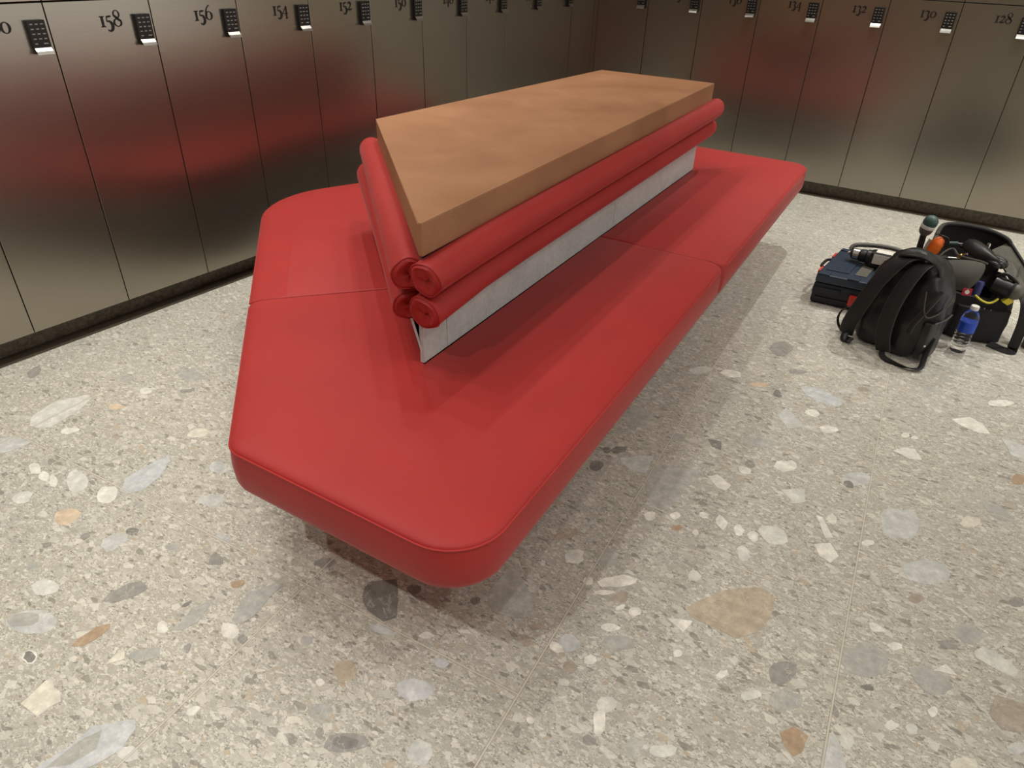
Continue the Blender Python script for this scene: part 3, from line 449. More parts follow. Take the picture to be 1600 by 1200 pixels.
# ---------------------------------------------------------------- numerals (old style figures), x height = 1
def arc(cx, cy, rx, ry, a0, a1, n=14): return [(cx + rx * cos(radians(a0 + (a1 - a0) * k / n)), cy + ry * sin(radians(a0 + (a1 - a0) * k / n))) for k in range(n + 1)]
def thick(P, f): return [(x, y, f(k / (len(P) - 1))) for k, (x, y) in enumerate(P)]
def bowl(cx, cy, rx, ry, a0, a1, thin=.06, fat=.26, n=28):
    return [(x, y, thin + (fat - thin) * abs(cos(radians(a0 + (a1 - a0) * k / n))) ** 1.6) for k, (x, y) in enumerate(arc(cx, cy, rx, ry, a0, a1, n))]
DIG = {
 '1': (.62, [[(.31, .03, .26), (.31, .97, .26)], [(.06, .03, .06), (.56, .03, .06)], [(.06, .97, .06), (.56, .97, .06)]]),
 '0': (.98, [bowl(.49, .5, .36, .47, 0, 360)]),
 '2': (.82, [thick(arc(.36, .70, .27, .26, 150, -40), lambda q: .1 + .2 * sin(q * pi) ** 1.0), [(.57, .53, .2), (.35, .3, .09), (.1, .12, .07)], [(.08, .10, .2), (.4, .12, .22), (.72, .10, .14)], [(.72, .1, .1), (.76, .3, .05)], [(.14, .80, .16), (.17, .80, .16)]]),
 '3': (.80, [thick(arc(.33, .72, .26, .24, 150, -70), lambda q: .1 + .17 * sin(q * pi)), thick(arc(.32, .05, .33, .44, 80, -120), lambda q: .08 + .24 * sin(q * pi)), [(.13, .82, .15), (.16, .82, .15)], [(.12, -.30, .17), (.16, -.31, .17)]]),
 '4': (.92, [[(.62, -.42, .22), (.62, .98, .22)], [(.62, .95, .06), (.08, .16, .06)], [(.06, .14, .07), (.86, .14, .07)], [(.45, -.40, .06), (.8, -.40, .06)]]),
 '5': (.80, [[(.2, .96, .06), (.14, .50, .06)], [(.18, .93, .16), (.45, .95, .2), (.66, .98, .12)], thick(arc(.30, .06, .36, .46, 115, -125), lambda q: .08 + .24 * sin(q * pi)), [(.1, -.28, .17), (.14, -.30, .17)]]),
 '6': (.95, [bowl(.48, .44, .36, .42, 0, 360), thick([(.15, .5), (.17, .9), (.32, 1.25), (.62, 1.52)], lambda q: .26 - .2 * q), [(.66, 1.42, .1), (.7, 1.42, .1)]]),
 '8': (.95, [bowl(.47, .34, .37, .36, 0, 360, .08, .2), bowl(.47, 1.12, .29, .36, 0, 360, .07, .16), [(.26, 1.0, .2), (.47, .76, .26), (.70, .5, .2)]]),
}
def numeral_mesh(txt, x0, z0, h):
    """black figures on the door face (local x right, z up, face towards -y)"""
    mb = MB(); x = x0
    for ch in txt:
        adv, strokes = DIG[ch]
        for st in strokes:
            L = []; Rr = []
            for k, (a, b, w_) in enumerate(st):
                p = Vector((a, b)); q0 = Vector(st[max(k - 1, 0)][:2]); q1 = Vector(st[min(k + 1, len(st) - 1)][:2]); d = (q1 - q0)
                d = d.normalized() if d.length > 1e-6 else Vector((1, 0)); n = Vector((-d.y, d.x)) * max(w_, .095) / 2
                L.append(p + n); Rr.append(p - n)
            N = len(L); V = []
            for yy in (-.0212, -.0200):
                V += [(x + p.x * h, yy, z0 + p.y * h) for p in L] + [(x + p.x * h, yy, z0 + p.y * h) for p in Rr]
            F = []
            for k in range(N - 1):
                F.append([k, k + 1, N + k + 1, N + k]); F.append([2 * N + k, 2 * N + k + 1, 3 * N + k + 1, 3 * N + k])
                F.append([k, k + 1, 2 * N + k + 1, 2 * N + k]); F.append([N + k, N + k + 1, 3 * N + k + 1, 3 * N + k])
            F.append([0, N, 3 * N, 2 * N]); F.append([N - 1, 2 * N - 1, 4 * N - 1, 3 * N - 1]); mb.add(V, F)
        x += adv * h
    return mb
# ---------------------------------------------------------------- lockers (local: x right, y into the wall, z up; origin = bottom centre of the front plane)
GAP = .0035
def locker_parts(rt, z0, z1, w, keypad=True):
    ORG[rt.name] = Vector()
    d = MB(); d.box((0, -.010 + .010, (z0 + z1) / 2), (w - GAP, .02, z1 - z0 - GAP), .0012); d.build('door', M['locker'], rt)
    c = MB(); c.box((0, (.012 + LDEP) / 2, (z0 + z1) / 2), (w - .0005, LDEP - .012, z1 - z0 - .001)); c.build('cabinet', M['dark'], rt)
    if not keypad: return
    kx = w / 2 - .016 - .0285; k = MB()
    k.box((kx, -.010 - .009, 1.0805), (.057, .018, .083), .002)
    k.box((kx, -.010 - .0075, 1.032), (.053, .015, .02), .002); kp = k.build('keypad_lock', M['keypad'], rt)
    k = MB()
    for r_ in range(5):
        for q in range(3):
            if r_ == 4 and q == 1: continue
            zz = 1.1105 - r_ * .0145; xx = kx - .0165 + q * .0165; ww = .0085
            if r_ == 4 and q == 2: xx -= .003; ww = .014
            k.box((xx, -.0285, zz), (ww, .0012, .0032))
    k.build('key_grid', M['keys'], kp)
    k = MB(); a = .0265
    k.rings([[Vector((kx - a, -.024, 1.0400)), Vector((kx + a, -.024, 1.0400)), Vector((kx + a, -.028, 1.0400)), Vector((kx - a, -.028, 1.0400))],
             [Vector((kx - a, -.034, 1.0290)), Vector((kx + a, -.034, 1.0290)), Vector((kx + a, -.037, 1.0300)), Vector((kx - a, -.037, 1.0300))],
             [Vector((kx - a, -.040, 1.0195)), Vector((kx + a, -.040, 1.0195)), Vector((kx + a, -.0425, 1.0205)), Vector((kx - a, -.0425, 1.0205))]])
    k.build('lever', M['lever'], kp)
def dup(o, parent=None):
    c = o.copy(); C.objects.link(c)
    if parent: c.parent = parent
    for ch in list(o.children): dup(ch, c)
    return c
lowproto = None; upproto = None; first = True
places = []
for i in range(12): s = G0 + W * (i + .5); places.append((LW(s, -.010), AL_R := (math.atan2(-DL.y, -DL.x)), str(142 + 2 * i), 'left'))
places.append((RW((.0315 + WR0) / 2, -.010), 0.0, '140', 'back'))
for j in range(10): places.append((RW(WR0 + W * (j + .5), -.010), 0.0, str(138 - 2 * j), 'back'))
lowproto = root('locker', (0, 0, 0), '', 'locker', 'numbered lower lockers', .0001); locker_parts(lowproto, ZB, ZT, W)
upproto = root('upper_locker', (0, 0, 0), '', 'locker', 'upper lockers', .0001); locker_parts(upproto, ZT + .001, 2.3, W, False)
nxt = {}
for k, (p, a, num, side) in enumerate(places):
    if side == 'left' and int(num) > 162: continue
    if side == 'back' and int(num) < 126: continue
    lo = lowproto if k == 0 else dup(lowproto_src)
    if k == 0: lowproto_src = lowproto
    lo.location = p; lo.rotation_euler = (0, 0, a)
    wallname = 'left wall' if side == 'left' else 'far wall'
    lo['label'] = 'brushed bronze metal lower locker on the %s numbered %s with black keypad' % (wallname, num)
    if num == '162': lo['label'] = 'brushed bronze lower locker at the left picture edge, left of locker 160'
    if num == '126': lo['label'] = 'brushed bronze lower locker at the right picture edge, right of locker 128'
    if num == '142': lo['label'] = 'brushed bronze lower locker of the left wall nearest the corner, number cut off'
    if num == '140': lo['label'] = 'brushed bronze lower locker of the far wall right beside the room corner'
    if num in '160 158 162 130 128 126 '.split():
        up = upproto if not nxt.get('u') else dup(upsrc)
        if not nxt.get('u'): upsrc = upproto; nxt['u'] = 1
        up.location = p; up.rotation_euler = (0, 0, a)
        up['label'] = 'brushed bronze upper locker door, bottom sliver directly above locker %s' % num
    nxt[k] = (lo, num)
for k, (lo, num) in [(a, b) for a, b in nxt.items() if a != 'u']:
    if any(ch not in DIG for ch in num): continue
    wd_ = sum(DIG[ch][0] for ch in num) * .034
    ORG[lo.name] = Vector()
    nm = numeral_mesh(num, W / 2 - .115 - wd_, 1.0865, .034)
    for q in nm.v: q.y += .010
    nm.build('number_sign', M['ink'], lo)
# ---------------------------------------------------------------- bench
bench = root('bench', (-1.3, 2.3, 0), 'long red upholstered bench around a tan-topped backrest, standing on the stone floor', 'bench')
def off_poly(V, d, rad, N=9):
    """V: ccw polygon, d: inset of each edge (edge i from V[i] to V[i+1]), rad: corner radii (already reduced)"""
    n = len(V); V = [Vector(p) for p in V]; out = []
    L = []
    for i in range(n):
        a, b = V[i], V[(i + 1) % n]; e = (b - a).normalized(); nrm = Vector((-e.y, e.x)); L.append((a + nrm * d[i], e))
    Q = []
    for i in range(n):
        p, e = L[i - 1]; q, g = L[i]; cr = e.x * g.y - e.y * g.x; t_ = ((q - p).x * g.y - (q - p).y * g.x) / cr; Q.append(p + e * t_)
    for i in range(n):
        e0 = L[i - 1][1]; e1 = L[i][1]; th = math.atan2(e0.x * e1.y - e0.y * e1.x, e0.dot(e1)); r = max(rad[i], .0005)
        tl = r * abs(math.tan(th / 2)); sgn = 1 if th > 0 else -1
        a = Q[i] - e0 * tl; n0 = Vector((-e0.y, e0.x)) * sgn; cc = a + n0 * r; a0 = math.atan2(-n0.y, -n0.x)
        for k in range(N + 1):
            ang = a0 + th * k / N; out.append(Vector((cc.x + r * cos(ang), cc.y + r * sin(ang))))
    return out
ZS = .45
# profile: (inset, z) for the outer side, inset for seams scaled
PROF = [(.034, .318), (.014, .3205), (.004, .327), (-.001, .342), (-.003, .385), (-.001, .41), (.001, .428), (.002, .4335), (.006, .4385), (.016, .4430), (.034, .4465), (.065, .4485), (.11, .4497)]
SEAM = [.0016] * 9 + [.0020, .0028, .0042, .0075]
def cushion(V, kind, rad):
    """kind per edge: o outer, s seam, i inner"""
    mb = MB(); R = []
    for (ins, z), sm_ in zip(PROF, SEAM):
        sc = {'o': 1.0, 's': .12, 'i': .1}
        d = [ins if k == 'o' else sm_ if k == 's' else max(ins, 0) * .04 for k in kind]
        rr = [max(r - max(ins, 0) * (1 if r > .03 else .3), .002) for r in rad]
        R.append([Vector((p.x, p.y, z)) for p in off_poly(V, d, rr)])
    mb.rings(R); o = mb.build('seat_cushion', M['red'], bench, smooth=True, angle=50)
    # piping along outer edges
    pts = off_poly(V, [.0005 if k == 'o' else 0 for k in kind], rad); N = 10; n = len(V)
    runs = []; idx = [i for i in range(n) if kind[i] == 'o']
    st = [i for i in idx if kind[i - 1] != 'o'][0]; seq = []; i = st
    while kind[i] == 'o': seq.append(i); i = (i + 1) % n
    P = [pts[seq[0] * N + N - 1]]
    for q in seq:
        j = (q + 1) % n; a = pts[j * N: j * N + N]; P += a[:1] if q == seq[-1] else a
    pm = MB(); pm.tube([Vector((p.x, p.y, .4315)) for p in P], .0023, 8); pm.build('piping', M['redpipe'], o, smooth=True)
    return o
# core footprint on the seat
K1 = Vector((-.992, 1.232)); K2 = Vector((-1.037, 3.47)); K3 = Vector((-1.56, 3.46)); K4 = Vector((-1.69, 1.955))
# outer outline
A_ = Vector((-.497, .722)); B_ = Vector((-1.136, .716)); Cc = Vector((-2.395, 1.950)); C2 = Vector((-2.125, 2.54)); D_ = Vector((-1.97, 3.985)); E_ = Vector((-.573, 3.985))
def xr(y): return A_.x + (E_.x - A_.x) * (y - A_.y) / (E_.y - A_.y)
S1 = Vector((xr(2.368), 2.368)); S1i = Vector((-1.015, 2.355))
S2 = Vector((-1.655, 1.225)); S2i = Vector((-1.335, 1.565))
S3 = Vector((-2.06, 2.95)); S3i = Vector((-1.607, 2.92)); S4 = Vector((-1.50, 3.985)); S4i = Vector((-1.49, 3.462))
e = .0002
cushion([A_, S1 + Vector((0, -e)), S1i + Vector((0, -e)), K1, S2i + Vector((e, -e)), S2 + Vector((e, -e)), B_], 'osiisoo', [.125, .03, .005, .005, .005, .012, .075])
cushion([S1 + Vector((0, e)), E_, S4 + Vector((e, 0)), S4i + Vector((e, 0)), K2, S1i + Vector((0, e))], 'oosiis', [.03, .09, .012, .005, .005, .005])
cushion([S2 + Vector((-e, e)), S2i + Vector((-e, e)), K4, S3i + Vector((0, -e)), S3 + Vector((0, -e)), C2, Cc], 'siisooo', [.012, .005, .005, .005, .012, .3, .36])
cushion([S3 + Vector((0, e)), S3i + Vector((0, e)), K3, S4i + Vector((-e, 0)), S4 + Vector((-e, 0)), D_], 'siisoo', [.012, .005, .005, .005, .012, .12])
# plinth under the seat
mb = MB(); mb.prism([(-.88, 1.15), (-.93, 3.62), (-1.62, 3.62), (-1.80, 1.98)], 0, .33); mb.build('plinth', M['panel'], bench)
# backrest core: right panel, slanting left panel, dark inner body
T1 = Vector((-.950, 1.180)); T2 = Vector((-1.010, 3.503)); T3 = Vector((-1.589, 3.487)); T4 = Vector((-1.721, 1.928))
mb = MB(); inn = [K1 + Vector((-.028, .045)), K2 + Vector((-.02, -.03)), K3 + Vector((.02, -.03)), K4 + Vector((.03, .01))]
mb.prism([(p.x, p.y) for p in inn], .40, .77); mb.build('inner_body', M['dark'], bench)
def slab(P0, P1, th, z0, z1, lean, nin, joints=()):
    """upright panel from P0 to P1 leaning outwards by lean at the top"""
    mb = MB(); d = (P1 - P0).normalized(); cuts = [0] + list(joints) + [(P1 - P0).length]
    for a, b in zip(cuts[:-1], cuts[1:]):
        g = .001
        A0 = P0 + d * (a + (g if a else 0)); B0 = P0 + d * (b - g)
        R = []
        for z in (z0, z1):
            o_ = -nin * (lean * (z - z0) / (z1 - z0))
            R.append([Vector(((p + o_).x, (p + o_).y, z)) for p in (A0, B0, B0 + nin * th, A0 + nin * th)])
        mb.rings(R)
    return mb
dd = (K2 - K1).normalized(); slab(K1, K2, .012, .4505, .60, 0, Vector((-dd.y, dd.x)), (.105, 1.24)).build('base_panel', M['panel'], bench)
dd = (K4 - K1).normalized(); slab(K1 + dd * .004, K4, .006, .4505, .582, .030, Vector((dd.y, -dd.x)), (.5,)).build('base_panel', M['panel'], bench)
dd = (K3 - K4).normalized(); slab(K4, K3, .008, .4505, .60, .0, Vector((dd.y, -dd.x))).build('base_panel', M['panel'], bench)
dd = (K3 - K2).normalized(); slab(K3, K2, .008, .4505, .60, .0, Vector((dd.y, -dd.x)) * 1).build('base_panel', M['panel'], bench)
# tabletop
mb = MB(); bm = bmesh.new(); ps = off_poly([T1, T2, T3, T4], [0] * 4, [.007, .004, .004, .004], 3)
v0 = [bm.verts.new((p.x, p.y, .770)) for p in ps]; v1 = [bm.verts.new((p.x, p.y, .850)) for p in ps]; n = len(ps)
bm.faces.new(v0[::-1]); bm.faces.new(v1)
for k in range(n): bm.faces.new([v0[k], v0[(k + 1) % n], v1[(k + 1) % n], v1[k]])
ed = [e_ for e_ in bm.edges if abs(e_.verts[0].co.z - e_.verts[1].co.z) < 1e-5]; bmesh.ops.bevel(bm, geom=ed, offset=.0018, segments=2, affect='EDGES')
mb.frombm(bm); mb.build('tabletop', M['top'], bench, smooth=True, angle=25)
# bolsters
def bolster(P0, P1, z, r, seed, sag=0.0, squash=.97):
    rnd = random.Random(seed); d = (P1 - P0).normalized(); L = (P1 - P0).length; X = Vector((d.y, -d.x, 0)); Z = Vector((0, 0, 1)); D3 = Vector((d.x, d.y, 0)); N = 36
    R = []; ss = [(-.004, .80), (.000, .90), (.003, .985), (.010, .975), (.03, .985), (.07, 1.0)] + [(q * L, 1.0) for q in [.1, .2, .3, .4, .5, .6, .7, .8, .9]] + [(L - .07, 1.0), (L - .03, .985), (L - .010, .975), (L - .003, .985), (L, .90), (L + .004, .80)]
    ss = [q for k, q in enumerate(sorted(ss))]
    for s_, k in ss:
        near = 1 if s_ < .12 else 0; ring = []
        for q in range(N):
            a = 2 * pi * q / N
            wob = 1 + near * (.03 * sin(3 * a + seed) + .025 * sin(5 * a + seed * 2))
            sh = max(0, 1 - s_ / .09) * -.15 * sin(a) * r + max(0, 1 - (L - s_) / .09) * .3 * sin(a) * r
            c = Vector((P0.x, P0.y, z - sag * max(0, 1 - s_ / .4) ** 2)) + D3 * (s_ + sh)
            ring.append(c + (X * cos(a) + Z * sin(a) * squash) * r * k * wob)
        R.append(ring)
    # dished, puckered ends
    def endr(s_, sc, dish, sg):
        return [Vector((P0.x, P0.y, z - (sag if sg < 0 else 0))) + D3 * (s_ + sg * dish * (1 + .8 * sin(2 * (2 * pi * q / N) + seed)) + sg * (.15 if sg < 0 else .3) * sin(2 * pi * q / N) * r * sc) + (X * cos(2 * pi * q / N) + Z * sin(2 * pi * q / N) * squash) * r * sc + (Z * -.004 * (1 - sc)) for q in range(N)]
    A = [endr(0, s_, dz, -1) for s_, dz in ((.05, -.006), (.3, -.003), (.55, .001), (.72, .004))]; B = [endr(L, s_, dz, 1) for s_, dz in ((.72, .004), (.4, .001), (.05, -.006))]
    mb = MB(); mb.rings(A + R + B); o = mb.build('bolster', M['red'], bench, smooth=True, angle=60)
    for sc_, sg in ((.0015, -1), (L - .0015, 1)):
        pm = MB(); near = 1 if sg < 0 else 0
        ring = [Vector((P0.x, P0.y, z - (sag if sg < 0 else 0))) + D3 * (sc_ + sg * (.15 if sg < 0 else .3) * sin(2 * pi * q / N) * r) + (X * cos(2 * pi * q / N) + Z * sin(2 * pi * q / N) * squash) * r * .965 * (1 + near * (.03 * sin(3 * 2 * pi * q / N + seed) + .025 * sin(5 * 2 * pi * q / N + seed * 2))) for q in range(N + 1)]
        pm.tube(ring, .0022, 6, cap=False); pm.build('piping', M['red'], o, smooth=True)
dR_ = (T2 - T1).normalized(); nR_ = Vector((dR_.y, -dR_.x)); dD = (T4 - T1).normalized(); nD = Vector((-dD.y, dD.x)); nD = nD if nD.dot(Vector((-1, -1))) > 0 else -nD
LR = (T2 - T1).length; LD = (T4 - T1).length
bolster(T1 + dR_ * -.004 + nR_ * .016, T2 + dR_ * .035 + nR_ * .012, .733, .045, 1, .012)
bolster(T1 + dR_ * .014 + nR_ * -.006, T2 + dR_ * .03 + nR_ * -.008, .644, .046, 2, .022)
bolster(T1 + dD * .034 + nD * .022, T4 + dD * .04 + nD * .018, .733, .045, 3, .014)
bolster(T1 + dD * .07 + nD * .018, T4 + dD * .045 + nD * .034, .644, .046, 4, .024)
dLf = (T3 - T4).normalized(); nLf = Vector((-dLf.y, dLf.x)); dB = (T3 - T2).normalized(); nB = Vector((dB.y, -dB.x))
for zz, oo in ((.725, -.006), (.634, -.018)):
    bolster(T4 + dLf * .08 + nLf * oo, T3 + dLf * .02 + nLf * oo, zz, .046, 5)
    bolster(T2 + dB * .08 + nB * oo, T3 + dB * -.07 + nB * oo, zz, .046, 6)
# ---------------------------------------------------------------- things on the floor beside the bench
M['leather'] = None
t = NT('black_leather'); v = t.obj(); n = t.noise(v, 260, 4, .6); n2 = t.noise(v, 14, 3); t.bump(t.math('ADD', t.math('MULTIPLY', n.outputs[0], .35), t.math('MULTIPLY', n2.outputs[0], .65)), .35, .006)
t.set(Base_Color=t.ramp(n2.outputs[0], [(.3, lin((20, 20, 21))), (.7, lin((34, 34, 34)))]), Roughness=.38, Specular_IOR_Level=.5); M['leather'] = t.m
M['nylon'] = plain('black_nylon', (24, 24, 25), .75, 0, .2, 120)
M['web'] = plain('black_webbing', (22, 20, 19), .7, 0, .25, 400)
M['edge'] = plain('worn_strap_edge', (74, 68, 60), .6, 0, .2, 200)
M['navy'] = plain('navy_case_plastic', (38, 50, 66), .42, 0, .08, 30)
M['navy2'] = plain('dark_navy_plastic', (16, 20, 30), .5, 0, .1, 30)
M['redp'] = plain('red_latch_plastic', (196, 52, 38), .45)
M['grey'] = plain('grey_plastic', (92, 88, 80), .5)
M['chrome'] = plain('bright_steel', (200, 198, 190), .25, 1.0)
M['blackp'] = plain('black_tool_plastic', (26, 25, 24), .42)
M['white'] = plain('white_plastic', (225, 222, 214), .5)
M['sticker'] = plain('printed_sticker', (226, 222, 212), .6, 0, .25, 260)
M['green'] = plain('dark_green_rubber', (62, 88, 84), .45)
M['orange'] = plain('orange_plastic', (235, 110, 30), .42)
M['canvas'] = plain('grey_canvas', (74, 72, 64), .8, 0, .12, 300)
M['yellow'] = plain('yellow_trim', (222, 206, 60), .55)
M['emblem'] = plain('red_emblem', (168, 30, 48), .5)
M['cardboard'] = plain('brown_panel', (92, 88, 78), .75, 0, .1, 60)
M['blue'] = plain('blue_label_film', (28, 72, 190), .35, 0, .1, 50)
t = NT('clear_plastic'); t.set(Base_Color=(1, 1, 1), Roughness=.04, IOR=1.35, Transmission_Weight=1.0); M['clear'] = t.m
# --- navy tool case
tc = root('tool_case', (-.15, 3.45, 0), 'navy blue hard plastic tool case with red latches lying behind the black backpack', 'tool case')
ca_, sa_ = cos(-.115), sin(-.115)
def TC(x, y, z): return Vector((-.322 + x * cos(.06) + y * .10, 3.275 + x * .06 + y * .99, z))
RT = Matrix(((cos(.06), .10, 0), (.06, .99, 0), (0, 0, 1))).to_3x3()
def tcb(mb, c, s_, bev=.004): mb.box(TC(*c), s_, bev, RT)
mb = MB(); tcb(mb, (.1625, .20, .055), (.325, .40, .095), .008); tcb(mb, (.1625, .20, .012), (.315, .385, .02), .004); tcb(mb, (.10, -.002, .035), (.16, .012, .006), .001)
tcb(mb, (.06, -.001, .07), (.12, .012, .03), .003); mb.build('case_body', M['navy2'], tc)
mb = MB(); tcb(mb, (.1625, .20, .124), (.325, .40, .04), .008)
for x in (.03, .155, .28): tcb(mb, (x, .015, .146), (.05, .03, .006), .002)
for x in (.03, .29): tcb(mb, (x, .385, .146), (.05, .03, .006), .002)
tcb(mb, (.07, .20, .146), (.10, .26, .005), .002); tcb(mb, (.23, .30, .146), (.14, .10, .005), .002)
lid = mb.build('lid', M['navy'], tc)
mb = MB(); tcb(mb, (.17, .19, .1455), (.05, .24, .003), .001); mb.build('lid_recess', M['cardboard'], lid)
for pts in ([(.22, .10), (.31, .13), (.22, .17)], [(.21, .20), (.31, .21), (.30, .26)]):
    mb = MB(); mb.rings([[TC(x, y, z) for x, y in pts] for z in (.1455, .1475)]); mb.build('lid_slot', M['navy2'], lid)
for x, z in ((.20, .05),):
    mb = MB(); tcb(mb, (x, -.006, z), (.075, .014, .05), .003); tcb(mb, (x, -.012, z + .018), (.06, .008, .008), .002); mb.build('front_latch', M['redp'], tc)
for y in (.09, .31):
    mb = MB(); tcb(mb, (-.004, y, .122), (.012, .06, .035), .003); mb.build('side_latch', M['redp'], tc)
mb = MB(); mb.tube(crv([TC(.012, .13, .13), TC(-.018, .15, .128), TC(-.022, .20, .128), TC(-.018, .25, .128), TC(.012, .27, .13)], 5), .007, 8); mb.build('side_handle', M['blackp'], tc, smooth=True)
mb = MB(); mb.tube(crv([TC(.04, .40, .15), TC(.06, .415, .172), TC(.16, .43, .182), TC(.25, .43, .178), TC(.29, .41, .155)], 6), .011, 10); mb.build('top_handle', M['grey'], tc, smooth=True)
# --- cordless drill lying on the case
dr = root('cordless_drill', (-.08, 3.46, .15), 'black cordless drill with a white sticker lying on top of the navy tool case', 'power drill')
A0 = TC(.072, .245, .185); AX = (TC(.30, .215, .188) - A0).normalized()
mb = MB(); mb.lathe(A0, [(.006, -.004), (.012, 0), (.022, .005), (.025, .012), (.025, .036), (.022, .038), (.026, .041), (.029, .046), (.030, .066), (.028, .069), (.033, .073), (.034, .095)], 22, AX); ch = mb.build('chuck', M['blackp'], dr, smooth=True, angle=30)
mb = MB(); mb.lathe(A0 + AX * .012, [(.0262, 0), (.0262, .026)], 22, AX); mb.lathe(A0, [(.004, -.016), (.008, -.012), (.008, -.002)], 12, AX); mb.build('steel_sleeve', M['chrome'], ch, smooth=True, angle=30)
mb = MB(); Bx = AX.cross(Vector((0, 0, 1))).normalized(); Rb = Matrix((AX, -Bx, Vector((0, 0, 1)))).transposed()
mb.box(A0 + AX * .155, (.14, .068, .072), .016, Rb); mb.box(A0 + AX * .215 - Bx * -.0, (.05, .060, .060), .014, Rb)
mb.build('motor_housing', M['blackp'], dr, smooth=True, angle=35)
mb = MB(); mb.tube([A0 + AX * .165 + Bx * .02, A0 + AX * .19 + Bx * .09 + Vector((0, 0, -.008)), A0 + AX * .20 + Bx * .13 + Vector((0, 0, -.010))], [.019, .017, .018], 12); mb.build('grip', M['blackp'], dr, smooth=True)
mb = MB(); mb.box(A0 + AX * .20 + Bx * .05 + Vector((0, 0, -.018)), (.05, .03, .02), .004, Rb); mb.build('battery_pack', M['blackp'], dr)
mb = MB(); mb.box(A0 + AX * .142 + Bx * .0345 * 1 + Vector((0, 0, .008)), (.078, .0015, .045), 0, Rb); mb.box(A0 + AX * .142 + Vector((0, 0, .0365)), (.07, .045, .001), 0, Rb); mb.build('sticker', M['sticker'], dr)
# --- leather backpack
bp = root('backpack', (.05, 3.03, 0), 'black leather backpack standing upright in front of the tool case, shoulder straps forward', 'backpack')
bu = Vector((.90, -.36, 0)).normalized(); bv = Vector((.36, .90, 0)).normalized(); bc = Vector((.055, 3.06, 0))
def BP(u, v_, z): return bc + bu * u + bv * v_ + Vector((0, 0, z))
prof = [(.0, .105, .075, 0, 0), (.006, .128, .095, 0, 0), (.03, .148, .108, 0, .0), (.08, .160, .112, 0, 0), (.15, .166, .110, .002, .004), (.22, .162, .104, .004, .010), (.28, .150, .094, .004, .018), (.33, .128, .078, .0, .026), (.365, .100, .058, -.006, .034), (.388, .066, .036, -.01, .040), (.398, .03, .015, -.012, .043)]
R = []
for z, a, b, du, dv in prof:
    ring = []
    for k in range(40):
        th = 2 * pi * k / 40; ex = .62; cx_ = math.copysign(abs(cos(th)) ** ex, cos(th)); sy_ = math.copysign(abs(sin(th)) ** ex, sin(th))
        wob = 1 + .035 * sin(3 * th + z * 14) + .03 * sin(5 * th - z * 22)
        dent = .012 * math.exp(-((th - 4.7) ** 2) / .2) * sin(z * 9)
        ring.append(BP(a * cx_ * wob + du, b * sy_ * wob + dv + dent, z))
    R.append(ring)
mb = MB(); mb.rings(R); body = mb.build('bag_body', M['leather'], bp, smooth=True, angle=80)
sb = body.modifiers.new('sub', 'SUBSURF'); sb.levels = sb.render_levels = 2; sub_tex(body, .022, .07)
def strap(pts, w, th, name='shoulder_strap', mat='web', edge=True):
    P = crv([BP(*p) for p in pts], 7); mb = MB(); up = []
    for i in range(len(P)): up.append(bu * 1 + Vector((0, 0, .25)))
    mb.ribbon(P, w, th, up); o = mb.build(name, M[mat], bp, smooth=True, angle=50)
    if edge:
        for sg in (-1, 1):
            mb = MB(); Q = []
            for i in range(len(P)):
                d = (P[min(i + 1, len(P) - 1)] - P[max(i - 1, 0)]).normalized(); U = (up[i] - d * up[i].dot(d)).normalized(); Q.append(P[i] + U * sg * (w if not isinstance(w, list) else w[i]) / 2)
            mb.tube(Q, .0022, 5); mb.build('edge_piping', M['edge'], o)
    return o
strap([(.015, -.02, .392), (-.035, -.075, .375), (-.075, -.118, .29), (-.10, -.140, .19), (-.125, -.140, .09), (-.135, -.125, .025)], .058, .014)
strap([(.055, -.02, .388), (.035, -.075, .365), (.02, -.120, .28), (.015, -.143, .19), (.020, -.143, .09), (.035, -.130, .02)], .058, .014)
strap([(.135, -.045, .30), (.125, -.092, .24), (.105, -.122, .17), (.10, -.125, .13)], .020, .006, 'side_strap')
strap([(-.135, -.125, .03), (-.125, -.15, .012), (-.105, -.158, .010), (-.10, -.14, .02)], .03, .006, 'strap_buckle', 'blackp', False)
strap([(.03, -.125, .02), (.05, -.155, .010), (.09, -.170, .008), (.15, -.165, .010), (.185, -.145, .012), (.19, -.12, .016), (.175, -.08, .05), (.165, -.04, .11)], .022, .004, 'webbing_tail', 'web', False)
mb = MB(); mb.ribbon(crv([BP(-.155, -.03, .10), BP(-.185, -.05, .105), BP(-.205, -.07, .085), BP(-.205, -.085, .05), BP(-.18, -.09, .015), BP(-.145, -.085, .012)], 6), .016, .004, bv); mb.build('webbing_loop', M['web'], bp)
mb = MB(); mb.ribbon(crv([BP(-.075, -.015, .345), BP(-.055, -.05, .385), BP(-.01, -.06, .405), BP(.04, -.05, .408), BP(.085, -.03, .385), BP(.10, -.01, .345)], 6), .034, .012, bv); mb.build('carry_handle', M['leather'], bp, smooth=True)
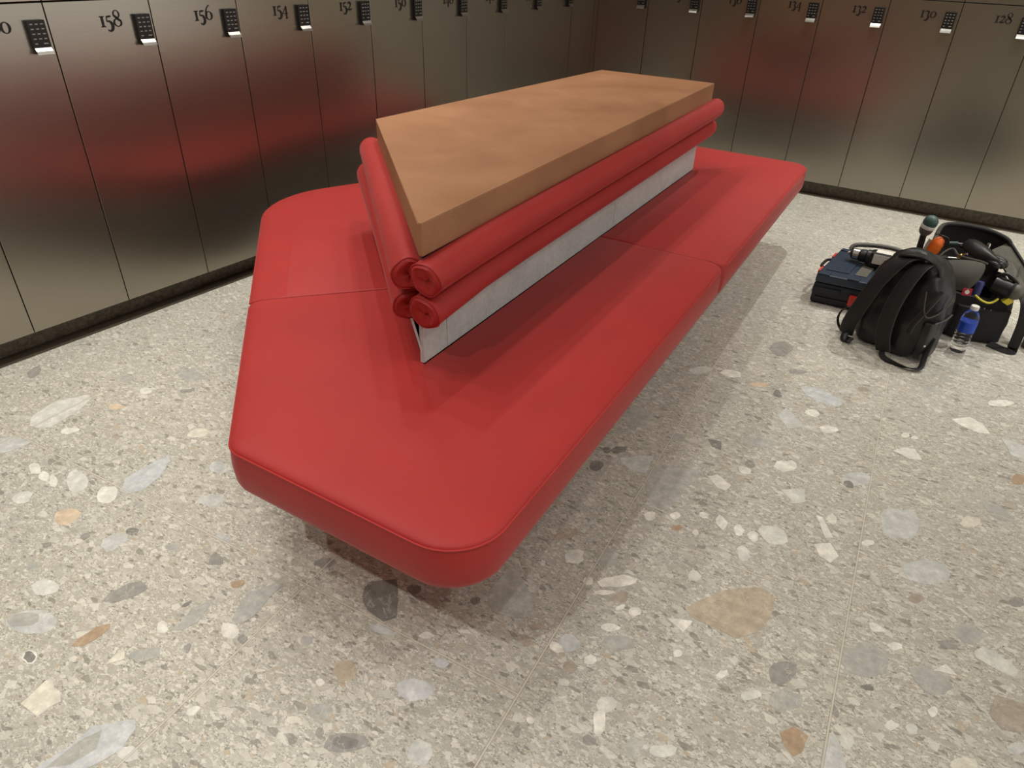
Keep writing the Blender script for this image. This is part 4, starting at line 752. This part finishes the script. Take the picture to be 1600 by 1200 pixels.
# flap fold, side pocket with a flap
def patch(pts, out, name, mat, par=bp, th=.006):
    mb = MB(); o3 = Vector(out).normalized(); P = [BP(*p) for p in pts]
    mb.rings([[p for p in P], [p + o3 * th for p in P]]); return mb.build(name, M[mat], par, smooth=True, angle=40)
R = []
for z, k in ((.02, .9), (.035, 1), (.10, 1.02), (.17, 1.0), (.18, .9)):
    R.append([BP(.148 + .022 * k * max(0, cos(th)) ** .7 if cos(th) > 0 else .135, -.02 + .072 * k * sin(th), z) for th in [2 * pi * q / 24 for q in range(24)]])
mb = MB(); mb.rings(R); mb.build('side_pocket', M['leather'], bp, smooth=True, angle=50)
mb = MB(); mb.tube(crv([BP(.168, -.088, .185), BP(.176, -.02, .188), BP(.170, .045, .190)], 5), .0035, 6); mb.build('pocket_edge', M['edge'], bp)
mb = MB(); mb.tube(crv([BP(.100, -.098, .30), BP(.118, -.106, .235), BP(.136, -.100, .205), BP(.155, -.07, .215), BP(.168, -.03, .25), BP(.165, .0, .285)], 6), .0028, 6); mb.build('panel_seam', M['edge'], bp)
mb = MB(); mb.lathe(BP(.158, -.085, .085), [(.004, 0), (.006, .002), (.006, .006), (.003, .008)], 10, bu); mb.build('rivet', M['chrome'], bp, smooth=True)
# --- tool bag
tb = root('tool_bag', (.38, 3.5, 0), 'open black nylon tool bag full of tools behind the water bottle, grey flap raised', 'tool bag')
tu = Vector((.97, .23, 0)).normalized(); tv = Vector((-.23, .97, 0)).normalized(); t0 = Vector((.165, 3.255, 0))
def TB(u, v_, z): return t0 + tu * u + tv * v_ + Vector((0, 0, z))
def tbring(z, x0, x1, y0, y1, n=9, ex=.45):
    cx, cy, a, b = (x0 + x1) / 2, (y0 + y1) / 2, (x1 - x0) / 2, (y1 - y0) / 2; out = []
    for k in range(36):
        th = 2 * pi * k / 36; c_ = math.copysign(abs(cos(th)) ** ex, cos(th)); s_ = math.copysign(abs(sin(th)) ** ex, sin(th))
        out.append(TB(cx + a * c_ * (1 + .02 * sin(5 * th)), cy + b * s_, z + .012 * sin(2 * th + 1) * (z > .1)))
    return out
mb = MB(); outer = [tbring(0, .02, .30, .02, .34), tbring(.008, .0, .318, .0, .36), tbring(.08, -.008, .324, -.006, .36), tbring(.15, .0, .318, .004, .355), tbring(.195, .01, .308, .01, .35)]
inner_ = [tbring(.198, .022, .298, .022, .338), tbring(.12, .03, .29, .03, .33), tbring(.07, .04, .28, .04, .32)]
mb.rings(outer + inner_); body = mb.build('bag_body', M['nylon'], tb, smooth=True, angle=60)
mb = MB(); mb.tube(crv([TB(.135, -.006, .202), TB(.160, -.016, .188), TB(.186, -.018, .181), TB(.205, -.014, .186), TB(.222, -.004, .200)], 6), .0045, 6); mb.build('trim', M['yellow'], tb)
R = []   # front outer pocket
for z, k in ((.01, .85), (.03, 1), (.11, 1), (.15, .8)):
    R.append([TB(.19 + .10 * c_, -.005 - .028 * k * s_, z) for c_, s_ in [(cos(pi * q / 14), sin(pi * q / 14)) for q in range(15)]] + [TB(.09, .01, z), TB(.29, .01, z)][::1])
mb = MB(); mb.rings(R); mb.build('front_pocket', M['nylon'], tb, smooth=True, angle=50)
for u_ in (.18, .205): 
    mb = MB(); mb.lathe(TB(u_, -.028, .158 - (u_ - .18) * .1), [(.003, 0), (.004, .002), (.002, .004)], 8, -tv); mb.build('stud', M['grey'], tb)
# shoulder strap of the bag
mb = MB(); mb.ribbon(crv([TB(.300, .03, .225), TB(.318, -.02, .205), TB(.330, -.040, .14), TB(.334, -.046, .06), TB(.332, -.052, .012), TB(.318, -.075, .006), TB(.285, -.060, .006), TB(.25, -.03, .008)], 7), .042, .004, [tu] * 29 + [Vector((-.3, .9, .2))] * 40); mb.build('shoulder_strap', M['web'], tb)
# raised back flap: rim of the open bag standing up behind
rim = crv([TB(-.012, .20, .21), TB(-.013, .25, .30), TB(-.005, .30, .32), TB(.02, .35, .367), TB(.086, .37, .374), TB(.175, .37, .369), TB(.242, .35, .359), TB(.287, .32, .341), TB(.300, .30, .300)], 8)
low = crv([TB(.00, .20, .15), TB(.005, .25, .15), TB(.02, .28, .15), TB(.05, .30, .15), TB(.09, .305, .15), TB(.15, .305, .15), TB(.20, .30, .15), TB(.25, .29, .14), TB(.28, .27, .13)], 8)
R = [];  V = []; F = []; n = len(rim)
for i in range(n):
    for k in range(7):
        q = k / 6; p = low[i].lerp(rim[i], q) + tv * (.03 * sin(q * pi)); V.append(p)
for i in range(n): 
    for k in range(7): V.append(V[i * 7 + k] + tv * .006)
for i in range(n - 1):
    for k in range(6):
        a = i * 7 + k; F.append([a, a + 1, a + 8, a + 7]); b = a + n * 7; F.append([b, b + 7, b + 8, b + 1])
mb = MB(); mb.add(V, F); mb.tube(rim, .010, 8); fl_ = mb.build('back_flap', M['nylon'], tb, smooth=True, angle=60)
mb = MB(); mb.tube([p + Vector((0, 0, .004)) for p in rim[4:26]], .0085, 8); mb.build('flap_rim', M['canvas'], fl_, smooth=True)
# grey side flap on the right
mb = MB(); P = [TB(.229, .305, .301), TB(.289, .325, .338), TB(.345, .17, .275), TB(.385, .04, .200), TB(.322, .07, .19), TB(.294, .10, .235)]
mb.rings([P, [p + Vector((.004, .004, -.006)) for p in P]]); sf = mb.build('side_flap', M['cardboard'], tb)
mb = MB(); mb.tube([TB(.290, .325, .341), TB(.346, .17, .278), TB(.386, .04, .203)], .006, 8); mb.build('flap_binding', M['web'], sf)
mb = MB(); mb.tube([TB(.325, .20, .281), TB(.308, .14, .256)], .0022, 6); mb.build('flap_crease', M['edge'], sf)
# --- things in the bag
mb = MB()
po = root('tool_pouch', (.26, 3.36, .2), 'small dark grey canvas pouch with a red square emblem lying on the open tool bag', 'pouch')
PP = [((.05, .02, .285), (.12, .0, .300)), ((.055, .045, .23), (.12, .02, .22))]
def quadloft(name, rows, mat, par, th=.012, drape=.01):
    """soft sheet through a grid of points, thickened"""
    r, c_ = len(rows), len(rows[0]); V = [Vector(p) for row in rows for p in row]; F = []
    nrm = (V[c_ - 1] - V[0]).cross(V[(r - 1) * c_] - V[0]).normalized(); V += [p - nrm * th for p in V]; o_ = r * c_
    for i in range(r - 1):
        for k in range(c_ - 1):
            a = i * c_ + k; F.append([a, a + 1, a + c_ + 1, a + c_]); F.append([o_ + a, o_ + a + c_, o_ + a + c_ + 1, o_ + a + 1])
    for k in range(c_ - 1): F.append([k, o_ + k, o_ + k + 1, k + 1]); a = (r - 1) * c_ + k; F.append([a, a + 1, o_ + a + 1, o_ + a])
    for i in range(r - 1): a = i * c_; F.append([a, a + c_, o_ + a + c_, o_ + a]); a = i * c_ + c_ - 1; F.append([a, o_ + a, o_ + a + c_, a + c_])
    mb = MB(); mb.add(V, F); o = mb.build(name, M[mat], par, smooth=True, angle=60); s_ = o.modifiers.new('sub', 'SUBSURF'); s_.levels = s_.render_levels = 2; return o
quadloft('pouch_body', [[TB(-.03, .09, .285), TB(.03, .07, .312), TB(.085, .055, .325), TB(.125, .05, .322), TB(.152, .05, .316)],
                        [TB(-.035, .055, .255), TB(.02, .015, .275), TB(.07, .0, .282), TB(.11, .0, .280), TB(.140, .015, .275)],
                        [TB(-.03, .03, .225), TB(.02, -.005, .240), TB(.065, -.014, .245), TB(.10, -.012, .243), TB(.122, .0, .240)],
                        [TB(.0, .03, .195), TB(.03, .005, .205), TB(.055, -.002, .206), TB(.085, -.002, .206), TB(.108, .01, .210)]], 'canvas', po, .05)
mb = MB(); mb.tube(crv([TB(-.03, .09, .290), TB(.0, .12, .325), TB(.03, .13, .340), TB(.045, .09, .330), TB(.08, .062, .330), TB(.125, .055, .327), TB(.152, .052, .320)], 6), .0045, 6); mb.build('pouch_rim', M['edge'], po, smooth=True)
e0 = TB(.078, -.078, .238); ex_ = (tu + Vector((0, 0, .08))).normalized(); ez = (Vector((0, 0, 1)) + tv * .25).normalized(); en = ex_.cross(ez).normalized(); en = en if en.y < 0 else -en
mb = MB(); R = [[e0 + ex_ * a + ez * b + en * c_ for a, b in [(-.017, -.014), (.017, -.014), (.017, .014), (-.017, .014)]] for c_ in (-.004, .002)]; mb.rings(R); em = mb.build('emblem', M['emblem'], po)
mb = MB(); mb.lathe(e0 + en * .0022, [(.0085, 0), (.0085, .0012)], 16, en); mb.box(e0 + en * .003 + ez * .0, (.003, .002, .022), 0); mb.build('emblem_disc', M['white'], em)
# crumpled black glove
gl = root('work_glove', (.33, 3.42, .25), 'crumpled shiny black work glove lying on top of the open tool bag', 'glove')
quadloft('glove_palm', [[TB(.075, .22, .318), TB(.105, .23, .345), TB(.135, .22, .340), TB(.16, .21, .325)],
                        [TB(.08, .16, .315), TB(.115, .16, .352), TB(.15, .15, .340), TB(.175, .15, .325)],
                        [TB(.11, .11, .310), TB(.14, .10, .335), TB(.17, .09, .328), TB(.20, .09, .312)],
                        [TB(.14, .08, .300), TB(.165, .07, .316), TB(.19, .065, .312), TB(.215, .07, .302)]], 'leather', gl, .03)
for k, (a, b) in enumerate(((.165, .075), (.185, .085), (.20, .10), (.205, .13))):
    mb = MB(); mb.tube(crv([TB(a - .02, b + .02, .322), TB(a + .015, b - .008, .318), TB(a + .035, b - .012, .306)], 4), [.014] * 6 + [.013, .011, .006], 10); mb.build('glove_finger', M['leather'], gl, smooth=True)
mb = MB(); mb.tube([TB(.08, .215, .325), TB(.11, .232, .352), TB(.14, .225, .347), TB(.16, .215, .332)], .008, 8); mb.build('glove_cuff', M['nylon'], gl, smooth=True)
# rubber mallet with green head
ml = root('rubber_mallet', (.05, 3.45, .15), 'upright tool with green and white rounded head on a black shaft behind the backpack', 'mallet')
h0 = Vector((.048, 3.455, .18)); h1 = Vector((.040, 3.46, .365))
mb = MB(); mb.tube([h0 + Vector((.010, 0, -.178)), h0, h1 - Vector((0, 0, .015))], [.013, .0145, .013], 14); mb.build('shaft', M['blackp'], ml, smooth=True)
ax = Vector((.18, -.1, 1)).normalized()
mb = MB(); mb.lathe(h1, [(.014, -.012), (.022, -.004), (.027, .008), (.028, .022)], 24, ax); hd = mb.build('grey_collar', M['grey'], ml, smooth=True, angle=40)
mb = MB(); mb.lathe(h1, [(.0285, .022), (.0295, .024), (.0295, .036), (.0285, .038)], 24, ax); mb.build('white_band', M['white'], hd, smooth=True, angle=40)
mb = MB(); mb.lathe(h1, [(.0285, .038), (.030, .046), (.0285, .060), (.022, .072), (.011, .078), (.002, .080)], 24, ax); mb.build('green_head', M['green'], ml, smooth=True, angle=60)
wr = root('paper_strip', (.075, 3.46, .2), 'narrow white paper strip standing between the mallet shaft and the orange tool', 'paper')
mb = MB(); mb.ribbon(crv([Vector((.062, 3.46, .20)), Vector((.066, 3.462, .27)), Vector((.078, 3.47, .335))], 5), .026, .0015, (1, -.2, 0)); mb.build('strip', M['white'], wr)
# orange tool
ot = root('orange_hand_tool', (.11, 3.44, .2), 'bright orange plastic hand tool with black cable sticking out of the tool bag', 'tool')
mb = MB(); mb.tube(crv([Vector((.095, 3.43, .20)), Vector((.090, 3.435, .25)), Vector((.096, 3.445, .30)), Vector((.106, 3.455, .335)), Vector((.118, 3.46, .352))], 5), [.022] * 4 + [.024] * 6 + [.026] * 5 + [.024, .022, .020, .018, .014, .008], 12); mb.build('handle', M['orange'], ot, smooth=True)
mb = MB(); mb.box((.126, 3.42, .222), (.05, .03, .05), .008); mb.build('guard', M['orange'], ot)
mb = MB(); mb.box((.135, 3.43, .275), (.055, .035, .03), .01); mb.tube(crv([Vector((.085, 3.43, .372)), Vector((.092, 3.435, .376)), Vector((.105, 3.45, .368)), Vector((.135, 3.45, .36)), Vector((.142, 3.45, .33)), Vector((.135, 3.44, .29))], 6), .0035, 8); mb.build('cable', M['blackp'], ot, smooth=True)
mb = MB(); mb.tube([Vector((.14, 3.43, .282)), Vector((.205, 3.45, .285))], .004, 8); mb.build('steel_rod', M['chrome'], ot, smooth=True)
# socket adapter and hardware
sa = root('steel_socket', (.34, 3.52, .25), 'small bright steel fitting standing at the back of the open tool bag', 'hardware')
mb = MB(); b_ = TB(.190, .245, .225); mb.lathe(b_, [(.008, 0), (.010, .01), (.010, .085), (.014, .088), (.014, .098), (.008, .10), (.008, .118), (.006, .122)], 14); mb.tube([b_ + Vector((-.022, 0, .083)), b_ + Vector((.022, 0, .083))], .006, 8); mb.build('fitting', M['chrome'], sa, smooth=True, angle=35)
br_ = root('brass_fitting', (.22, 3.42, .27), 'tiny brass and steel fitting lying in the mouth of the grey pouch', 'hardware')
mb = MB(); mb.lathe(TB(.052, .105, .318), [(.008, 0), (.009, .002), (.009, .016), (.006, .018)], 6, (.6, -.3, .5)); fb = mb.build('brass_nut', plain('brass', (214, 170, 70), .35, 1.0), br_)
mb = MB(); mb.lathe(TB(.052, .105, .318) + Vector((.6, -.3, .5)).normalized() * .018, [(.005, 0), (.005, .02)], 10, (.6, -.3, .5)); mb.build('steel_stem', M['chrome'], br_)
sd = root('steel_screwdriver', (.28, 3.5, .29), 'slim steel screwdriver shaft lying behind the black glove', 'screwdriver')
mb = MB(); mb.tube([TB(.085, .285, .315), TB(.135, .275, .322)], .004, 8); mb.build('shaft', M['chrome'], sd, smooth=True)
mb = MB(); mb.tube([TB(.045, .29, .309), TB(.085, .285, .315)], [.009, .010], 10); mb.build('handle', M['green'], sd, smooth=True)
# grey black angle tool at the right of the bag
gt = root('power_tool', (.42, 3.36, .2), 'grey and black round-headed power tool in the right end of the tool bag', 'power tool')
mb = MB(); q0 = TB(.20, .045, .245); q1 = TB(.272, .01, .235); mb.tube([q0, q0.lerp(q1, .5), q1], [.034, .036, .033], 16); mb.build('motor_body', M['blackp'], gt, smooth=True)
mb = MB(); mb.lathe(q1 + Vector((0, 0, .0)), [(.020, -.016), (.033, -.012), (.036, .0), (.034, .012), (.024, .026), (.010, .032)], 20, (q1 - q0).normalized()); mb.build('grey_head', M['grey'], gt, smooth=True, angle=50)
mb = MB(); mb.lathe(q0.lerp(q1, .86), [(.0375, -.004), (.0385, 0), (.0375, .006)], 20, (q1 - q0).normalized()); mb.build('rubber_ring', M['nylon'], gt, smooth=True)
mb = MB(); mb.tube(crv([q0 + Vector((0, 0, .03)), q0.lerp(q1, .4) + Vector((.0, .0, .055)), q1 + Vector((0, 0, .034))], 6), .008, 8); mb.build('bail_handle', M['blackp'], gt, smooth=True)
bt_ = root('blue_canister', (.32, 3.34, .18), 'small blue capped canister tucked under the grey pouch in the tool bag', 'canister')
mb = MB(); mb.lathe(TB(.152, .04, .135), [(.014, 0), (.015, .01), (.015, .105), (.011, .112)], 16); mb.build('canister_body', plain('dull_blue', (70, 72, 130), .45), bt_, smooth=True, angle=40)
yt = root('yellow_tape_measure', (.42, 3.28, .18), 'yellow tool piece peeking over the front right rim of the tool bag', 'tool')
mb = MB(); mb.rings([[TB(.237, -.012, .192), TB(.262, -.012, .180), TB(.275, -.012, .195), TB(.270, -.012, .225), TB(.255, -.012, .212)], [TB(.237, .010, .192), TB(.262, .010, .180), TB(.275, .010, .195), TB(.270, .010, .225), TB(.255, .010, .212)]]); mb.build('casing', M['yellow'], yt)
# orange cup at the right picture edge
cu = root('jar', (.56, 3.34, 0), 'orange and white jar standing at the right picture edge beside the tool bag', 'jar')
cc_ = Vector((.578, 3.365, 0))
mb = MB(); mb.lathe(cc_, [(.040, .0), (.042, .004), (.042, .036)], 28); mb.build('base_ring', M['cardboard'], cu, smooth=True, angle=40)
mb = MB(); mb.lathe(cc_, [(.0425, .036), (.0435, .040), (.0435, .152), (.0425, .156)], 28); mb.build('orange_wrap', plain('amber_wrap', (214, 134, 40), .45, 0, .2, 30), cu, smooth=True, angle=40)
mb = MB(); mb.lathe(cc_, [(.0445, .150), (.0450, .152), (.0450, .172), (.040, .176)], 28); mb.lathe(cc_, [(.0448, .036), (.0452, .038), (.0452, .046), (.0448, .048)], 28); mb.build('white_rim', M['white'], cu, smooth=True, angle=40)
# --- water bottle
wb = root('water_bottle', (.303, 3.150, 0), 'clear plastic water bottle with blue label and white cap standing before the tool bag', 'bottle')
B0 = Vector((.303, 3.150, 0)); prof = [(.020, .004), (.027, .0015), (.031, .006), (.032, .016)]
z = .02
for k in range(7): prof += [(.0325, z), (.0325, z + .007), (.0305, z + .0105), (.0325, z + .014)]; z += .0142
prof += [(.0325, .122), (.0325, .130), (.0325, .146), (.0315, .154), (.028, .168), (.021, .181), (.0145, .188), (.0130, .190), (.0130, .196)]
mb = MB(); mb.lathe(B0, prof, 36); wbo = mb.build('bottle_body', M['clear'], wb, smooth=True, angle=50)
t = NT('water'); t.set(Base_Color=(1, 1, 1), Roughness=.0, IOR=1.33, Transmission_Weight=1.0); M['water'] = t.m
mb = MB(); mb.lathe(B0, [(.0329, .0945), (.0331, .096), (.0331, .1365), (.0329, .138)], 36); mb.build('label', M['blue'], wb, smooth=True, angle=40)
mb = MB(); mb.lathe(B0, [(.0148, .190), (.0158, .191), (.0158, .204), (.0148, .2065), (.003, .207)], 24); mb.build('cap', M['white'], wb, smooth=True, angle=40)
